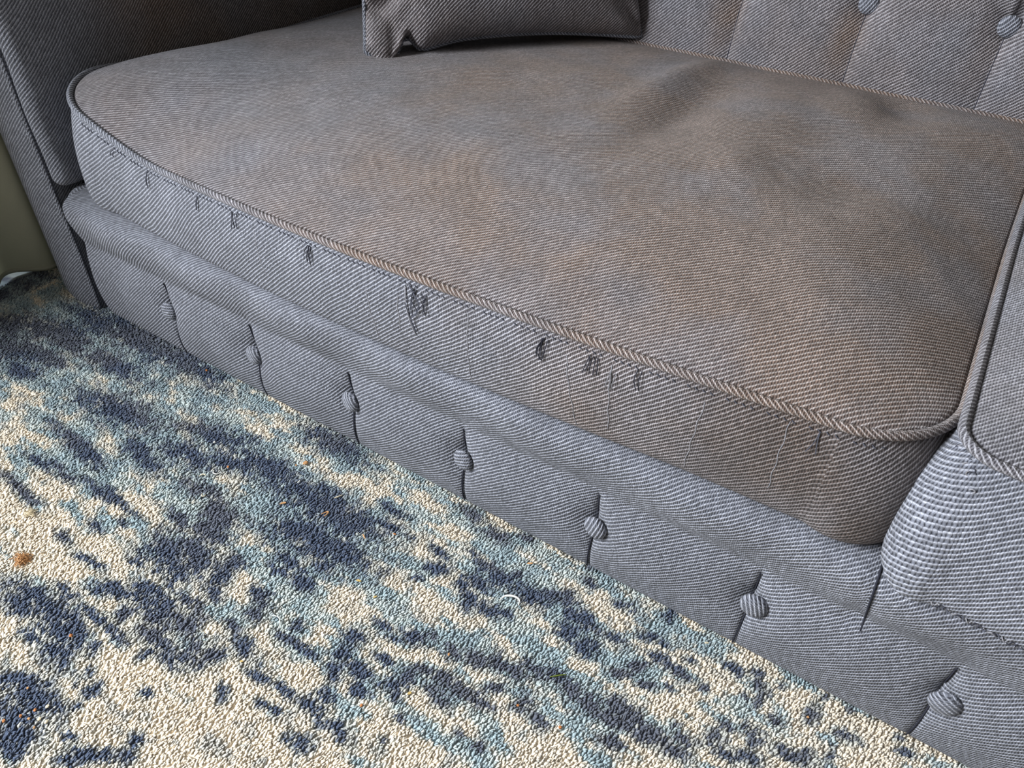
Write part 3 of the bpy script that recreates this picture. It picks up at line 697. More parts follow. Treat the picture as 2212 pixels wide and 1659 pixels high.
# ------------------------------------------------------------------ arms
def arm(mirror):
    s = -1.0 if mirror else 1.0
    mx = (lambda a: np.concatenate([2 * XC - a[..., :1], a[..., 1:]], -1)) if mirror else (lambda a: a)
    a_root = 'arm_panel'
    # front facing and outer side: one cloth from the piped inner edge round to the back
    cs = bez([(-0.034, 0.060, 0), (-0.032, 0.004, 0), (-0.045, -0.008, 0), (-0.090, -0.016, 0), (-0.140, -0.010, 0), (-0.178, 0.012, 0), (-0.192, 0.050, 0), (-0.194, 0.150, 0), (-0.194, 0.60, 0), (-0.192, 1.10, 0)], 8)
    zr = np.concatenate([[0.004, 0.010, 0.018], np.linspace(0.03, 0.66, 34)])
    inw = np.where(zr < 0.02, 0.006 * (0.02 - zr) / 0.02, 0)
    P = np.stack([np.stack([cs[:, 0] * (1 - 0.03 * w / 0.006), cs[:, 1] + w, np.full(len(cs), z)], -1) for z, w in zip(zr, inw)])
    sl = np.concatenate([[0], np.cumsum(np.linalg.norm(np.diff(cs, axis=0), axis=1))])
    UV = np.stack(np.broadcast_arrays(-sl[None] * s, zr[:, None]), -1)
    g = grid('arm_panel', mx(P), UV, MF, sofa, flip=not mirror)
    pz_ = np.linspace(0.006, 0.70, 60)
    tube_obj('arm_piping', mx(np.stack([-0.0335 + 0.002 * np.sin(pz_ * 9), -0.004 + 0.001 * np.sin(pz_ * 14), pz_], -1)), 0.0046, MF, g, 8)
    # padded inner face standing on the rail
    cs = bez([(-0.040, 0.080, 0), (-0.034, 0.020, 0), (-0.022, -0.002, 0), (-0.006, -0.006, 0), (0.010, 0.008, 0), (0.014, 0.045, 0), (0.006, 0.13, 0), (-0.010, 0.30, 0), (-0.016, 0.60, 0), (-0.016, 1.00, 0)], 8)
    cc = np.array([-0.03, 0.16, 0])
    zr = np.concatenate([0.306 + 0.022 * (1 - np.cos(np.linspace(0, math.pi / 2, 8))), np.linspace(0.335, 0.67, 26)])
    rin = np.concatenate([0.022 * (1 - np.sin(np.linspace(0, math.pi / 2, 8))), np.zeros(26)])
    rows = []
    tg = np.gradient(cs, axis=0); nr_ = np.stack([tg[:, 1], -tg[:, 0], 0 * tg[:, 0]], -1); nr_ /= np.linalg.norm(nr_, axis=1)[:, None]
    for z, w in zip(zr, rin):
        q = cs - nr_ * w
        q = q + np.array([0.003, -0.003, 0]) * math.sin(z * 31)
        rows.append(np.concatenate([q[:, :2], np.full((len(q), 1), z)], 1))
    P = np.array(rows)
    sl = np.concatenate([[0], np.cumsum(np.linalg.norm(np.diff(cs, axis=0), axis=1))])
    UV = np.stack(np.broadcast_arrays(sl[None] * s, zr[:, None]), -1)
    d = np.broadcast_to(0.75 * smooth(0.10, 0.30, P[..., 1]), P.shape[:2])
    grid('arm_pad', mx(P), UV, MF, sofa, flip=mirror, attrs={'dirt': d.copy()})
    # rolled top
    th = np.linspace(-0.75 * math.pi, 1.25 * math.pi, 49)
    ys = np.concatenate([[-0.022], np.linspace(-0.018, 1.05, 40)])
    rr = np.concatenate([[0.094], np.full(40, 0.100)])
    P = np.stack([np.stack([-0.092 + r * np.cos(th), np.full(len(th), y), 0.738 + r * np.sin(th)], -1) for y, r in zip(ys, rr)])
    UV = np.stack(np.broadcast_arrays(ys[:, None] * s, th[None] * 0.1), -1)
    roll = grid('arm_roll', mx(P), UV, MF, sofa, flip=not mirror)
    # scroll facing at the front of the roll
    rows = [np.stack([-0.092 + r * np.cos(th), np.full(len(th), -0.020 - 0.012 * (1 - (r / 0.094) ** 2)), 0.738 + r * np.sin(th)], -1) for r in (0.0005, 0.03, 0.06, 0.08, 0.092)]
    P = np.array(rows)
    grid('arm_scroll', mx(P), P[..., [0, 2]] * [s, 1], MF, roll, flip=mirror)
    tube_obj('scroll_piping', mx(np.stack([-0.092 + 0.095 * np.cos(th[:-1]), np.full(len(th) - 1, -0.021), 0.738 + 0.095 * np.sin(th[:-1])], -1)), 0.006, MF, roll, 8, closed=True)


arm(False)
arm(True)

# ------------------------------------------------------------------ seat cushions
def outline(x0, x1, y0, y1, r, n=640):
    """rounded rectangle, counter-clockwise from the front left; r = radii FL, FR, BR, BL"""
    pts = []
    cor = [((x1 - r[1], y0 + r[1]), r[1], -90), ((x1 - r[2], y1 - r[2]), r[2], 0), ((x0 + r[3], y1 - r[3]), r[3], 90), ((x0 + r[0], y0 + r[0]), r[0], 180)]
    for (c, rr, a0) in cor:
        for a in np.linspace(a0, a0 + 90, 24):
            pts.append((c[0] + rr * math.cos(math.radians(a)), c[1] + rr * math.sin(math.radians(a))))
    p = np.array(pts + pts[:1])
    s = np.concatenate([[0], np.cumsum(np.linalg.norm(np.diff(p, axis=0), axis=1))])
    t = np.linspace(0, s[-1], n, endpoint=False)
    return np.stack([np.interp(t, s, p[:, 0]), np.interp(t, s, p[:, 1])], -1)


class Cushion:
    def __init__(self, name, label, group, x0, x1, y0, y1, zb, zp, crown, r, bow, bulge, lean, feat, dirtf, bow_pow=2.0):
        self.__dict__.update(locals())
        root = self.root = empty(name, ((x0 + x1) / 2, (y0 + y1) / 2, zb))
        tag(root, label, 'cushion', group)
        B = outline(x0, x1, y0, y1, r)
        xc, hw = (x0 + x1) / 2, (x1 - x0) / 2
        wf = 1 - smooth(y0, y0 + 0.30, B[:, 1])
        B[:, 1] -= bow * np.clip(1 - np.abs((B[:, 0] - xc) / hw) ** bow_pow, 0, 1) * wf
        B[:, 1] += feat['edge'](B[:, 0]) * wf
        self.B = B
        tg = np.roll(B, -1, 0) - np.roll(B, 1, 0); tg /= np.linalg.norm(tg, axis=1)[:, None]
        self.N = np.stack([tg[:, 1], -tg[:, 0]], -1)
        arc = np.concatenate([[0], np.cumsum(np.linalg.norm(np.diff(B, axis=0), axis=1))])
        # arc measured so that the front runs with x
        i0 = np.argmin(np.abs(B[:, 0] - xc) + 10 * (B[:, 1] > (y0 + y1) / 2))
        self.arc = arc
        self.front = (B[:, 1] < (y0 + y1) / 2)
        zpv = self.zpv = zp(B[:, 0], B[:, 1])
        n = len(B)
        # --- top panel
        yc = (y0 + y1) / 2
        cxs = np.clip(B[:, 0], x0 + 0.42, x1 - 0.42); cen = np.stack([cxs, np.full(n, yc)], -1)
        rs = np.concatenate([np.linspace(0, 0.80, 70), 0.80 + 0.20 * (1 - (1 - np.linspace(0, 1, 44)[1:]) ** 1.5)])
        P = cen[None] + rs[:, None, None] * (B - cen)[None]
        X, Y = P[..., 0], P[..., 1]
        zed = zpv[None] * (rs[:, None] ** 2) + np.mean(zpv) * (1 - rs[:, None] ** 2)
        Z = zed + crown * (1 - rs[:, None] ** feat.get('p', 3.2)) + feat['z'](X, Y) * (1 - rs[:, None] ** 10)
        # cloth dives under the piping at the edge
        Z = Z - 0.004 * smooth(0.985, 1.0, rs)[:, None]
        P = np.stack([X, Y, Z], -1)
        UVt = np.stack([X, Y], -1)
        pw = feat['uv'](X, Y) if 'uv' in feat else 0
        UVt = UVt + pw
        self.top = grid('top_panel', np.concatenate([P, P[:, :1]], 1), np.concatenate([UVt, UVt[:, :1]], 1), MF, root, flip=True,
                        attrs={'dirt': np.concatenate([dirtf(X, Y), dirtf(X, Y)[:, :1]], 1)})
        # --- boxing round the sides
        self.ts = np.concatenate([np.linspace(0, 0.8, 24), np.linspace(0.83, 1.0, 12)])
        rows = []; uvr = []
        for t in self.ts:
            rows.append(self.side(np.arange(n), t)); uvr.append(np.stack([arc + B[i0, 0] - arc[i0], -t * (zpv - zb) * 1.08], -1))
        P = np.array(rows); U = np.array(uvr)
        U[1:, :, 1] = -np.cumsum(np.linalg.norm(np.diff(P, axis=0), axis=2), axis=0)
        dd = feat['sdirt'](P[..., 0], P[..., 2]) if 'sdirt' in feat else np.zeros(P.shape[:2])
        P = np.concatenate([P, P[:, :1]], 1); U = np.concatenate([U, U[:, :1] + [[[arc[-1] + 0.005, 0]]]], 1); dd = np.concatenate([dd, dd[:, :1]], 1)
        so = feat['shade_tint'](P[..., 0], P[..., 2]) if 'shade_tint' in feat else np.zeros(P.shape[:2])
        self.box = grid('boxing_panel', P, U, MF, root, flip=True, attrs={'dirt': dd, 'shade_tint': so})
        # --- bottom
        last = rows[-1]
        cen3 = np.stack([cxs, np.full(n, yc), np.full(n, zb)], -1)
        P = np.stack([last, cen3 * 0.5 + last * 0.5, cen3]); P = np.concatenate([P, P[:, :1]], 1)
        grid('bottom_panel', P, P[..., :2], MF, root, flip=True)
        # --- piping
        path = np.concatenate([B + self.N * 0.003, (zpv - 0.001)[:, None]], 1)
        V, F, UVp, _ = tube(path, 0.0058, 10, closed=True)
        me = mesh_np('piping', V, F, UVp, {'dirt': feat.get('pdirt', 0.5) * smooth(0.25, 1.0, V[:, 0])})
        self.piping = link('piping', me, MF, root)

    def side(self, i, t):
        i = np.asarray(i)
        B, N = self.B[i], self.N[i]; zp = self.zpv[i]
        fr = np.clip(-N[:, 1], 0, 1)
        o = self.bulge * math.sin(math.pi * min(t / 0.92, 1.0) ** 0.9) - 0.004 * (1 - min(t / 0.06, 1))
        if t > 0.80:
            q = (t - 0.80) / 0.20
            o -= 0.020 * (1 - math.sqrt(max(0, 1 - q * q)))
            z = self.zb + (zp - self.zb) * (0.20 * (1 - math.sin(q * math.pi / 2) ** 0.9))
        else:
            z = zp - (zp - self.zb) * t
        p = B + N * o + N * (0.030 * t * np.clip(-4 * np.abs(N[:, 0]) * N[:, 1], 0, 2) / 2)[:, None]
        if self.x0 > 1.0:
            p = p + N * (0.012 * t * (1 - smooth(0.08, 0.20, B[:, 1])) * np.clip(-N[:, 0], 0, 1))[:, None]
        p = p + np.stack([0 * fr, -self.lean(B[:, 0]) * t * fr], -1)
        return np.concatenate([p, z[:, None]], 1)

    def front_pt(self, x, t, off=0.0):
        """point on the front boxing at x, t of the way down"""
        k = np.where(self.front & (self.N[:, 1] < -0.35))[0]
        k = k[np.argsort(self.B[k, 0])]
        f = np.interp(x, self.B[k, 0], np.arange(len(k)))
        a = k[int(np.clip(f, 0, len(k) - 1))]
        p = self.side(np.array([a]), t)[0]
        p[0] = x
        nn = self.N[a]
        return p + np.array([nn[0], nn[1], 0]) * off


def G(x, y, cx, cy, sx, sy, rot=0.0):
    c, s = math.cos(rot), math.sin(rot)
    dx, dy = (x - cx) * c + (y - cy) * s, -(x - cx) * s + (y - cy) * c
    return np.exp(-(dx / sx) ** 2 - (dy / sy) ** 2)


def z1(x, y):
    z = 0.014 * G(x, y, 0.975, 0.72, 0.036, 0.20, -0.12)
    z += -0.016 * G(x, y, 1.055, 0.60, 0.042, 0.17, -0.10)
    z += 0.010 * G(x, y, 1.18, 0.60, 0.07, 0.20)
    z += 0.006 * G(x, y, 1.20, 0.42, 0.04, 0.05)
    z += -0.014 * G(x, y, 1.37, 0.84, 0.05, 0.09)
    z += 0.008 * G(x, y, 1.28, 0.80, 0.05, 0.10)
    z += -0.008 * G(x, y, 1.36, 0.46, 0.06, 0.08, -0.4)
    z += 0.006 * G(x, y, 1.43, 0.40, 0.06, 0.10, -0.4)
    z += -0.010 * G(x, y, 0.55, 0.80, 0.20, 0.14)
    z += 0.008 * G(x, y, 0.83, 0.62, 0.10, 0.05, 0.8)
    z += 0.005 * G(x, y, 0.62, 0.52, 0.15, 0.04, 0.7) - 0.004 * G(x, y, 0.70, 0.46, 0.15, 0.04, 0.7)
    z += 0.022 * G(x, y, 0.10, 0.36, 0.14, 0.26)
    z += 0.0030 * (fbm(x * 7, y * 7, 41) - 0.5) * 2
    return z


def dirt1(x, y):
    d = 0.55 + 0.40 * smooth(0.35, 1.0, x) * (0.5 + 0.5 * smooth(-0.05, 0.25, y))
    d = d + 0.45 * G(x, y, 1.35, 0.25, 0.22, 0.18) + 0.35 * G(x, y, 1.06, 0.52, 0.05, 0.20) + 0.3 * G(x, y, 1.35, 0.62, 0.2, 0.22) + 0.3 * G(x, y, 1.50, 0.30, 0.08, 0.3)
    d = d - 0.25 * G(x, y, 0.25, 0.25, 0.3, 0.3)
    return np.clip(d + 0.35 * (fbm(x * 6, y * 6, 61) - 0.5), 0, 1.0)


def edge1(x):
    return 0.0


seat1 = Cushion('seat_cushion', 'large worn grey-brown seat cushion with frayed piping beside the arm', 'seat cushions of the sofa',
                0.042, 1.590, 0.012, 0.924, 0.307, lambda x, y: 0.458 + 0.060 * (1 - smooth(0.0, 0.40, x)) * (1 - smooth(0.08, 0.40, y)) + 0.026 * (1 - smooth(0.0, 0.40, x)) * smooth(0.08, 0.40, y) + 0.055 * smooth(0.45, 0.90, y) * smooth(0.2, 0.7, x), 0.046, (0.140, 0.100, 0.05, 0.05), 0.043, 0.010,
                lambda x: 0.004 + 0.012 * smooth(1.30, 1.56, x),
                {'z': z1, 'edge': edge1, 'p': 3.0, 'pdirt': 1.0, 'sdirt': lambda x, z: 0.75 * smooth(0.75, 1.4, x + 0.25 * (fbm(x * 9, z * 9, 5) - 0.5)), 'shade_tint': lambda x, z: smooth(1.05, 1.45, x + 0.4 * (fbm(x * 7, z * 9, 15) - 0.5))}, dirt1, 1.9)  # right end of front: brown dirt, plus shade painted into the colour


def z2(x, y):
    return 0.004 * (fbm(x * 6, y * 6, 45) - 0.5) * 2 + 0.006 * G(x, y, 1.72, 0.35, 0.08, 0.2)


seat2 = Cushion('seat_cushion', 'seat cushion at the right edge with torn, fraying front corner', 'seat cushions of the sofa',
                1.598, 3.186, 0.022, 0.924, 0.304, lambda x, y: 0.470 + 0.045 * smooth(0.45, 0.90, y), 0.044, (0.036, 0.10, 0.05, 0.05), 0.030, 0.014, lambda x: 0.062 + 0 * x,
                {'z': z2, 'edge': edge1, 'p': 3.0, 'pdirt': 0.35}, lambda x, y: 0.25 + 0.25 * (fbm(x * 6, y * 6, 63) - 0.3), 3.0)

# ------------------------------------------------------------------ worn details of the seat cushions
def wiggle(p0, p1, amp, n=14, seed=0):
    r = np.random.default_rng(seed)
    ctl = [np.array(p0) + (np.array(p1) - np.array(p0)) * t + (r.normal(0, amp, 3) if 0 < t < 1 else 0) for t in np.linspace(0, 1, 5)]
    return bez(ctl, n // 2)


# row of stitching under the piping
Vs, Fs = [], []
for k in range(150):
    x = 0.16 + k * 0.0092
    if (k * 7919) % 5 == 0: continue
    a = seat1.front_pt(x, 0.085, 0.0008); b = seat1.front_pt(x + 0.0045, 0.10, 0.0008)
    V, F, _, T = tube(np.array([a, (a + b) / 2 + [0, -0.0006, 0], b]), 0.0007, 4)
    kk = len(Vs)
    Vs += [tuple(v) for v in V]; Fs += [tuple(int(i) + kk for i in f) for f in F]
me = bpy.data.meshes.new('stitching'); me.from_pydata(Vs, [], Fs); me.update()
tag(link('stitching', me, MTB, seat1.root), kind='stuff')


def fray(cush, x, t, n, length, mat, seed, spread=0.006, down=True, name='frayed_thread', rad=0.0006):
    r = np.random.default_rng(seed)
    for i in range(n):
        xs_ = x + r.normal(0, spread)
        p = cush.front_pt(xs_, t, 0.0012)
        L = length * r.uniform(0.6, 1.3)
        dirv = np.array([r.normal(0, 0.5), -0.25 - abs(r.normal(0, 0.3)), -1.0 if down else r.normal(0, 1)])
        q = p + dirv / np.linalg.norm(dirv) * L
        # keep the loose end just proud of the cloth
        t_q = np.clip((cush.zpv.mean() - q[2]) / (cush.zpv.mean() - cush.zb), 0.02, 0.78)
        s = cush.front_pt(q[0], t_q, 0.0022 + 0.002 * r.random())
        mid = cush.front_pt((p[0] + s[0]) / 2 + r.normal(0, L * 0.2), (t + t_q) / 2, 0.004 * r.random() + 0.0015)
        tube_obj(name, bez([p, mid, s], 7), rad, mat, cush.root, 5)


def on_front(px_x, t): return seat1.front_pt(px_x, t)


for (x, t, n, L, m, sd) in ((0.352, 0.10, 3, 0.016, MTB, 1), (0.485, 0.10, 3, 0.010, MTB, 2), (0.575, 0.10, 4, 0.010, MT, 3), (0.742, 0.11, 5, 0.012, MT, 4), (0.262, 0.12, 2, 0.008, MTB, 9),
                           (0.935, 0.12, 5, 0.034, MTB, 5), (0.948, 0.14, 4, 0.026, MT, 6), (1.135, 0.12, 7, 0.018, MT, 7), (1.205, 0.12, 6, 0.010, MT, 8), (1.232, 0.20, 4, 0.012, MTL, 10), (1.265, 0.10, 3, 0.010, MT, 12), (1.470, 0.10, 3, 0.012, MTB, 11)):
    fray(seat1, x, t, max(2, n - 1), L * 0.7, m, sd, 0.004)
# long loose thread hanging in the middle of the front
tube_obj('loose_thread', bez([seat1.front_pt(0.925, 0.10, 0.002), seat1.front_pt(0.945, 0.22, 0.005), seat1.front_pt(0.940, 0.34, 0.003), seat1.front_pt(0.932, 0.42, 0.004), seat1.front_pt(0.938, 0.55, 0.002)], 10), 0.0009, MTB, seat1.root, 5)
tube_obj('loose_thread', bez([seat1.front_pt(0.918, 0.12, 0.002), seat1.front_pt(0.922, 0.30, 0.002), seat1.front_pt(0.928, 0.46, 0.0016), seat1.front_pt(0.936, 0.60, 0.0012)], 10), 0.0008, MTL, seat1.root, 5)
# pale lines where single threads have been pulled
for (x, ta, tb, lean) in ((0.848, 0.28, 0.86, 0.010), (0.905, 0.24, 0.62, 0.004), (1.022, 0.16, 0.88, 0.002), (1.168, 0.20, 0.88, 0.016), (1.228, 0.14, 0.80, 0.006), (1.345, 0.18, 0.86, -0.004), (1.438, 0.10, 0.74, 0.002), (0.62, 0.2, 0.7, 0.01)):
    pts = [seat1.front_pt(x + lean * (t - ta) * 2 + 0.001 * math.sin(t * 30), t, 0.0001) for t in np.linspace(ta, tb, 12)]
    tube_obj('pulled_thread', bez(pts, 4), 0.00055, MTL, seat1.root, 5)
# torn loops at the front corner of the other cushion
r = np.random.default_rng(5)
for i in range(34):
    x = 1.600 + abs(r.normal(0, 0.013)); t = 0.05 + abs(r.normal(0, 0.10))
    p = seat2.front_pt(x, min(t, 0.4), 0.001)
    a = r.uniform(0, 6.28); R_ = r.uniform(0.002, 0.0042)
    loop = [p + np.array([R_ * math.cos(a + k * 1.1) - 0.002, -R_ * 0.6 * math.sin(k * 0.6) - 0.001, R_ * math.sin(a + k * 1.1)]) for k in range(5)]
    tube_obj('torn_loop', bez(loop, 5), 0.0007, (MTL, MTB, MTB)[i % 3], seat2.root, 5)
for i in range(26):
    x = 1.640 + i * 0.0058
    p = seat2.front_pt(x, 0.90, 0.0005)
    loop = [p + np.array([k * 0.0022 - 0.003, -0.001 - 0.0016 * math.sin(k * 1.5 + i), -0.002 + 0.0022 * math.cos(k * 1.7 + i * 2.1)]) for k in range(5)]
    tube_obj('frayed_thread', bez(loop, 4), 0.0007, (MTL, MT, MTB)[i % 3], seat2.root, 5)
fray(seat2, 1.68, 0.06, 5, 0.012, MTB, 31, 0.02)

# ------------------------------------------------------------------ throw pillow
def pillow():
    a = 0.30
    e1 = np.array([0.63, 0.776, 0]); n0 = np.array([0.776, -0.63, 0.0])
    lean = math.radians(24)
    e2 = np.array([0, 0, 1]) * math.cos(lean) - n0 * math.sin(lean)
    nn = n0 * math.cos(lean) + np.array([0, 0, 1]) * math.sin(lean)
    tipp = np.array([0.425, 0.462, 0.520])
    cen = tipp + e1 * a * 0.985 + e2 * a * 0.985
    notch = lambda S, T: 0.034 * np.exp(-((S + 0.72) / 0.055) ** 2) * np.exp(-((T + 1) / 0.22)) - 0.016 * np.exp(-((S + 0.89) / 0.06) ** 2) * np.exp(-((T + 1) / 0.12)) + 0.022 * np.exp(-((S + 1.0) / 0.06) ** 2) * np.exp(-((T + 1) / 0.10)) + 0.012 * smooth(-0.8, -0.3, S) * np.exp(-((T + 1) / 0.3))
    root = empty('throw_pillow', tuple(tipp + e1 * a))
    tag(root, 'dark grey-blue square throw pillow leaning in the sofa corner', 'pillow')
    s = np.linspace(-1, 1, 81); s = np.sign(s) * (1 - (1 - np.abs(s)) ** 1.25)
    S, T = np.meshgrid(s, s)
    for sg in (1, -1):
        X = a * S * (1 - 0.075 * (1 - T ** 2) ** 1.2); Y = a * T * (1 - 0.075 * (1 - S ** 2) ** 1.2)
        H = 0.118 * np.clip((1 - S ** 2) * (1 - T ** 2), 0, 1) ** 0.42
        # corner gathers
        for (cs_, ct) in ((-1, -1), (1, -1), (-1, 1), (1, 1)):
            r = np.hypot(S - cs_, T - ct)
            H = H + 0.010 * np.exp(-(r / 0.30) ** 2) * np.sin(np.arctan2(T - ct, S - cs_) * 7 + 1.0) * smooth(0.02, 0.2, r)
        H = np.where((np.abs(S) > 0.999) | (np.abs(T) > 0.999), 0, H)
        # the lowest corner hangs down as a rounded ear, with a tucked notch between it and the belly
        ear = np.clip(1 - ((S + 0.905) / 0.11) ** 2, 0, 1) ** 0.5 * (1 - smooth(-0.80, -0.66, T)) * smooth(-1.0, -0.93, T) ** 0.5
        H = np.maximum(H * (1 - 0.6 * np.exp(-((S + 0.90) / 0.16) ** 2 - ((T + 0.80) / 0.12) ** 2)), 0.030 * ear)
        H = np.maximum(H - 0.05 * np.exp(-((S + 0.88) / 0.10) ** 2) * np.exp(-((T + 0.66) / 0.05) ** 2), 0.002) * (np.abs(S) < 0.999) * (np.abs(T) < 0.999)
        Y = Y + notch(S, T)
        P = cen + X[..., None] * e1 + Y[..., None] * e2 + sg * H[..., None] * nn
        UV = np.stack([X + (1.3 if sg < 0 else 0), Y], -1)
        grid('pillow_front' if sg > 0 else 'pillow_reverse', P, UV, MF, root, flip=(sg < 0), attrs={'dirt': np.full(S.shape, 0.45 if sg > 0 else 0.1)})
    q = np.linspace(-1, 1, 40)
    ed = [(x, -1) for x in q[:-1]] + [(1, y) for y in q[:-1]] + [(-x, 1) for x in q[:-1]] + [(-1, -y) for y in q[:-1]]
    path = []
    for (S_, T_) in ed:
        X = a * S_ * (1 - 0.075 * (1 - T_ ** 2) ** 1.2); Y = a * T_ * (1 - 0.075 * (1 - S_ ** 2) ** 1.2)
        path.append(cen + X * e1 + (Y + float(notch(np.array(S_), np.array(T_)))) * e2)
    V, F, UVp, _ = tube(np.array(path), 0.0045, 8, closed=True)
    link('edge_seam', mesh_np('edge_seam', V, F, UVp), MF, root)


pillow()

# ------------------------------------------------------------------ curtain
M_cur = plain('curtain_linen', rgb(204, 204, 188), 0.9, 0.1, 0.05, 300.0, 0.3)
_nt = M_cur.node_tree
_tr = _nt.nodes.new('ShaderNodeBsdfTranslucent'); _tr.inputs[0].default_value = rgb(200, 202, 186)
_mx = _nt.nodes.new('ShaderNodeMixShader'); _mx.inputs[0].default_value = 0.5
_pb = [n for n in _nt.nodes if n.type == 'BSDF_PRINCIPLED'][0]; _ou = [n for n in _nt.nodes if n.type == 'OUTPUT_MATERIAL'][0]
_nt.links.new(_pb.outputs[0], _mx.inputs[1]); _nt.links.new(_tr.outputs[0], _mx.inputs[2]); _nt.links.new(_mx.outputs[0], _ou.inputs[0])
cy = np.linspace(-0.60, 0.62, 220); cz = np.concatenate([[0.0], np.linspace(0.012, 2.75, 30)])  # front end lengthened out of view to shade the arm and rug corner
CY, CZ = np.meshgrid(cy, cz)
amp = 0.022 + 0.012 * np.sin(CZ * 1.3)
CX = -0.285 + amp * np.sin(CY * 2 * math.pi / 0.155 + 0.6) + 0.010 * np.sin(CY * 41 + CZ)
CZb = CZ + 0.016
P = np.stack([CX, CY, CZb], -1)
ca = empty('curtain', (-0.28, 0.2, 0.016)); tag(ca, 'pale green-beige linen curtain hanging beside the sofa arm', 'curtain')
sl = np.concatenate([[0], np.cumsum(np.hypot(np.diff(CX[0]), np.diff(cy)))])
g = grid('drape', P, np.stack(np.broadcast_arrays(sl[None], CZ), -1), M_cur, ca)
md = g.modifiers.new('thick', 'SOLIDIFY'); md.thickness = 0.003
tube_obj('hem', np.stack([CX[0], cy, np.full(len(cy), 0.0225)], -1), 0.0042, M_cur, ca, 6)
boxes('curtain_rail', [(-0.30, -0.27, -3.2, 0.75, 2.78, 2.805)], M_trim)
tag(bpy.data.objects['curtain_rail'], 'slim white curtain rail above the linen curtain', 'curtain rail')

# ------------------------------------------------------------------ crumbs and lint on the rug
M_tan = plain('tan_crumb', rgb(190, 146, 102), 0.8, 0.2, 0.2, 400)
M_or = plain('orange_crumb', rgb(176, 116, 70), 0.7, 0.2, 0.2, 400)
M_pale = plain('pale_lint', rgb(226, 214, 186), 0.9, 0.1, 0.08, 300)
M_white = plain('white_lint', rgb(236, 236, 230), 0.9, 0.1, 0.04, 300)
M_green = plain('dry_grass', rgb(104, 118, 52), 0.7, 0.2, 0.15, 300)
M_yel = plain('yellow_bit', rgb(190, 164, 104), 0.8, 0.2, 0.15, 300)
ZP = 0.0070


def crumb(x, y, r, mat, label, seed, flat=0.7, group='crumbs on the rug', name='crumb'):
    rr = np.random.default_rng(seed); r *= 0.72
    nu, nv = 10, 7
    V = []
    for j in range(nv):
        ph = math.pi * j / (nv - 1)
        for i in range(nu):
            th = 2 * math.pi * i / nu
            k = r * (1 + (rr.normal(0, 0.16) if 0 < j < nv - 1 else 0))
            V.append((k * math.sin(ph) * math.cos(th) * 1.15, k * math.sin(ph) * math.sin(th), flat * k * math.cos(ph)))
    F = []
    for j in range(nv - 1):
        for i in range(nu):
            F.append((j * nu + i, (j + 1) * nu + i, (j + 1) * nu + (i + 1) % nu, j * nu + (i + 1) % nu))
    me = bpy.data.meshes.new(name); me.from_pydata(V, [], F); me.update()
    o = link(name, me, mat); o.location = (x, y, ZP + r * flat * 0.6); o.rotation_euler = (0, 0, rr.uniform(0, 6.28))
    return tag(o, label, 'crumb', group)


def strand(x, y, pts, rad, mat, label, name, cat, group=None):
    rad *= 0.8
    path = bez([(px, py_, pz_) for (px, py_, pz_) in pts], 8)
    n = len(path)
    tap = rad * (0.45 + 0.55 * np.sin(np.linspace(0.15, math.pi - 0.15, n)))
    o = tube_obj(name, path, tap, mat, None, 6)
    o.location = (x, y, ZP + rad)
    return tag(o, label, cat, group)


def shard(x, y, L, w, rot_, mat, label, seed, name='wood_chip', cat='chip', group='chips and flakes on the rug'):
    rr = np.random.default_rng(seed); L *= 0.8; w *= 0.7
    pts = [(-L, -w * 0.4), (-L * 0.3, -w), (L * 0.6, -w * 0.7), (L, 0), (L * 0.5, w * 0.8), (-L * 0.5, w)]
    pts = [(p[0] + rr.normal(0, L * 0.08), p[1] + rr.normal(0, w * 0.15)) for p in pts]
    h = w * 0.45
    V = [(p[0], p[1], rr.normal(0, h * 0.2)) for p in pts] + [(p[0] * 0.9, p[1] * 0.85, h + rr.normal(0, h * 0.25)) for p in pts]
    n = len(pts)
    F = [tuple(range(n - 1, -1, -1)), tuple(range(n, 2 * n))] + [(i, (i + 1) % n, n + (i + 1) % n, n + i) for i in range(n)]
    me = bpy.data.meshes.new(name); me.from_pydata(V, [], F); me.update()
    o = link(name, me, mat); o.location = (x, y, ZP + 0.0004); o.rotation_euler = (rr.normal(0, 0.15), rr.normal(0, 0.15), rot_)
    return tag(o, label, cat, group)


def tuft_lint(x, y, r, mat, label, seed):
    """small clump of matted fibres"""
    rr = np.random.default_rng(seed)
    root = empty('lint_clump', (x, y, ZP))
    tag(root, label, 'lint')
    for i in range(34):
        c = rr.normal(0, r * 0.30, 3); c[2] = abs(c[2]) * 0.7
        pts = [np.array([x, y, ZP + 0.001]) + c + rr.normal(0, r * 0.5, 3) * [1, 1, 0.5] for k in range(5)]
        pts = [np.array([p[0], p[1], max(p[2], ZP + 0.0012)]) for p in pts]
        tube_obj('fibre', bez(pts, 5), r * 0.05, mat, root, 4)


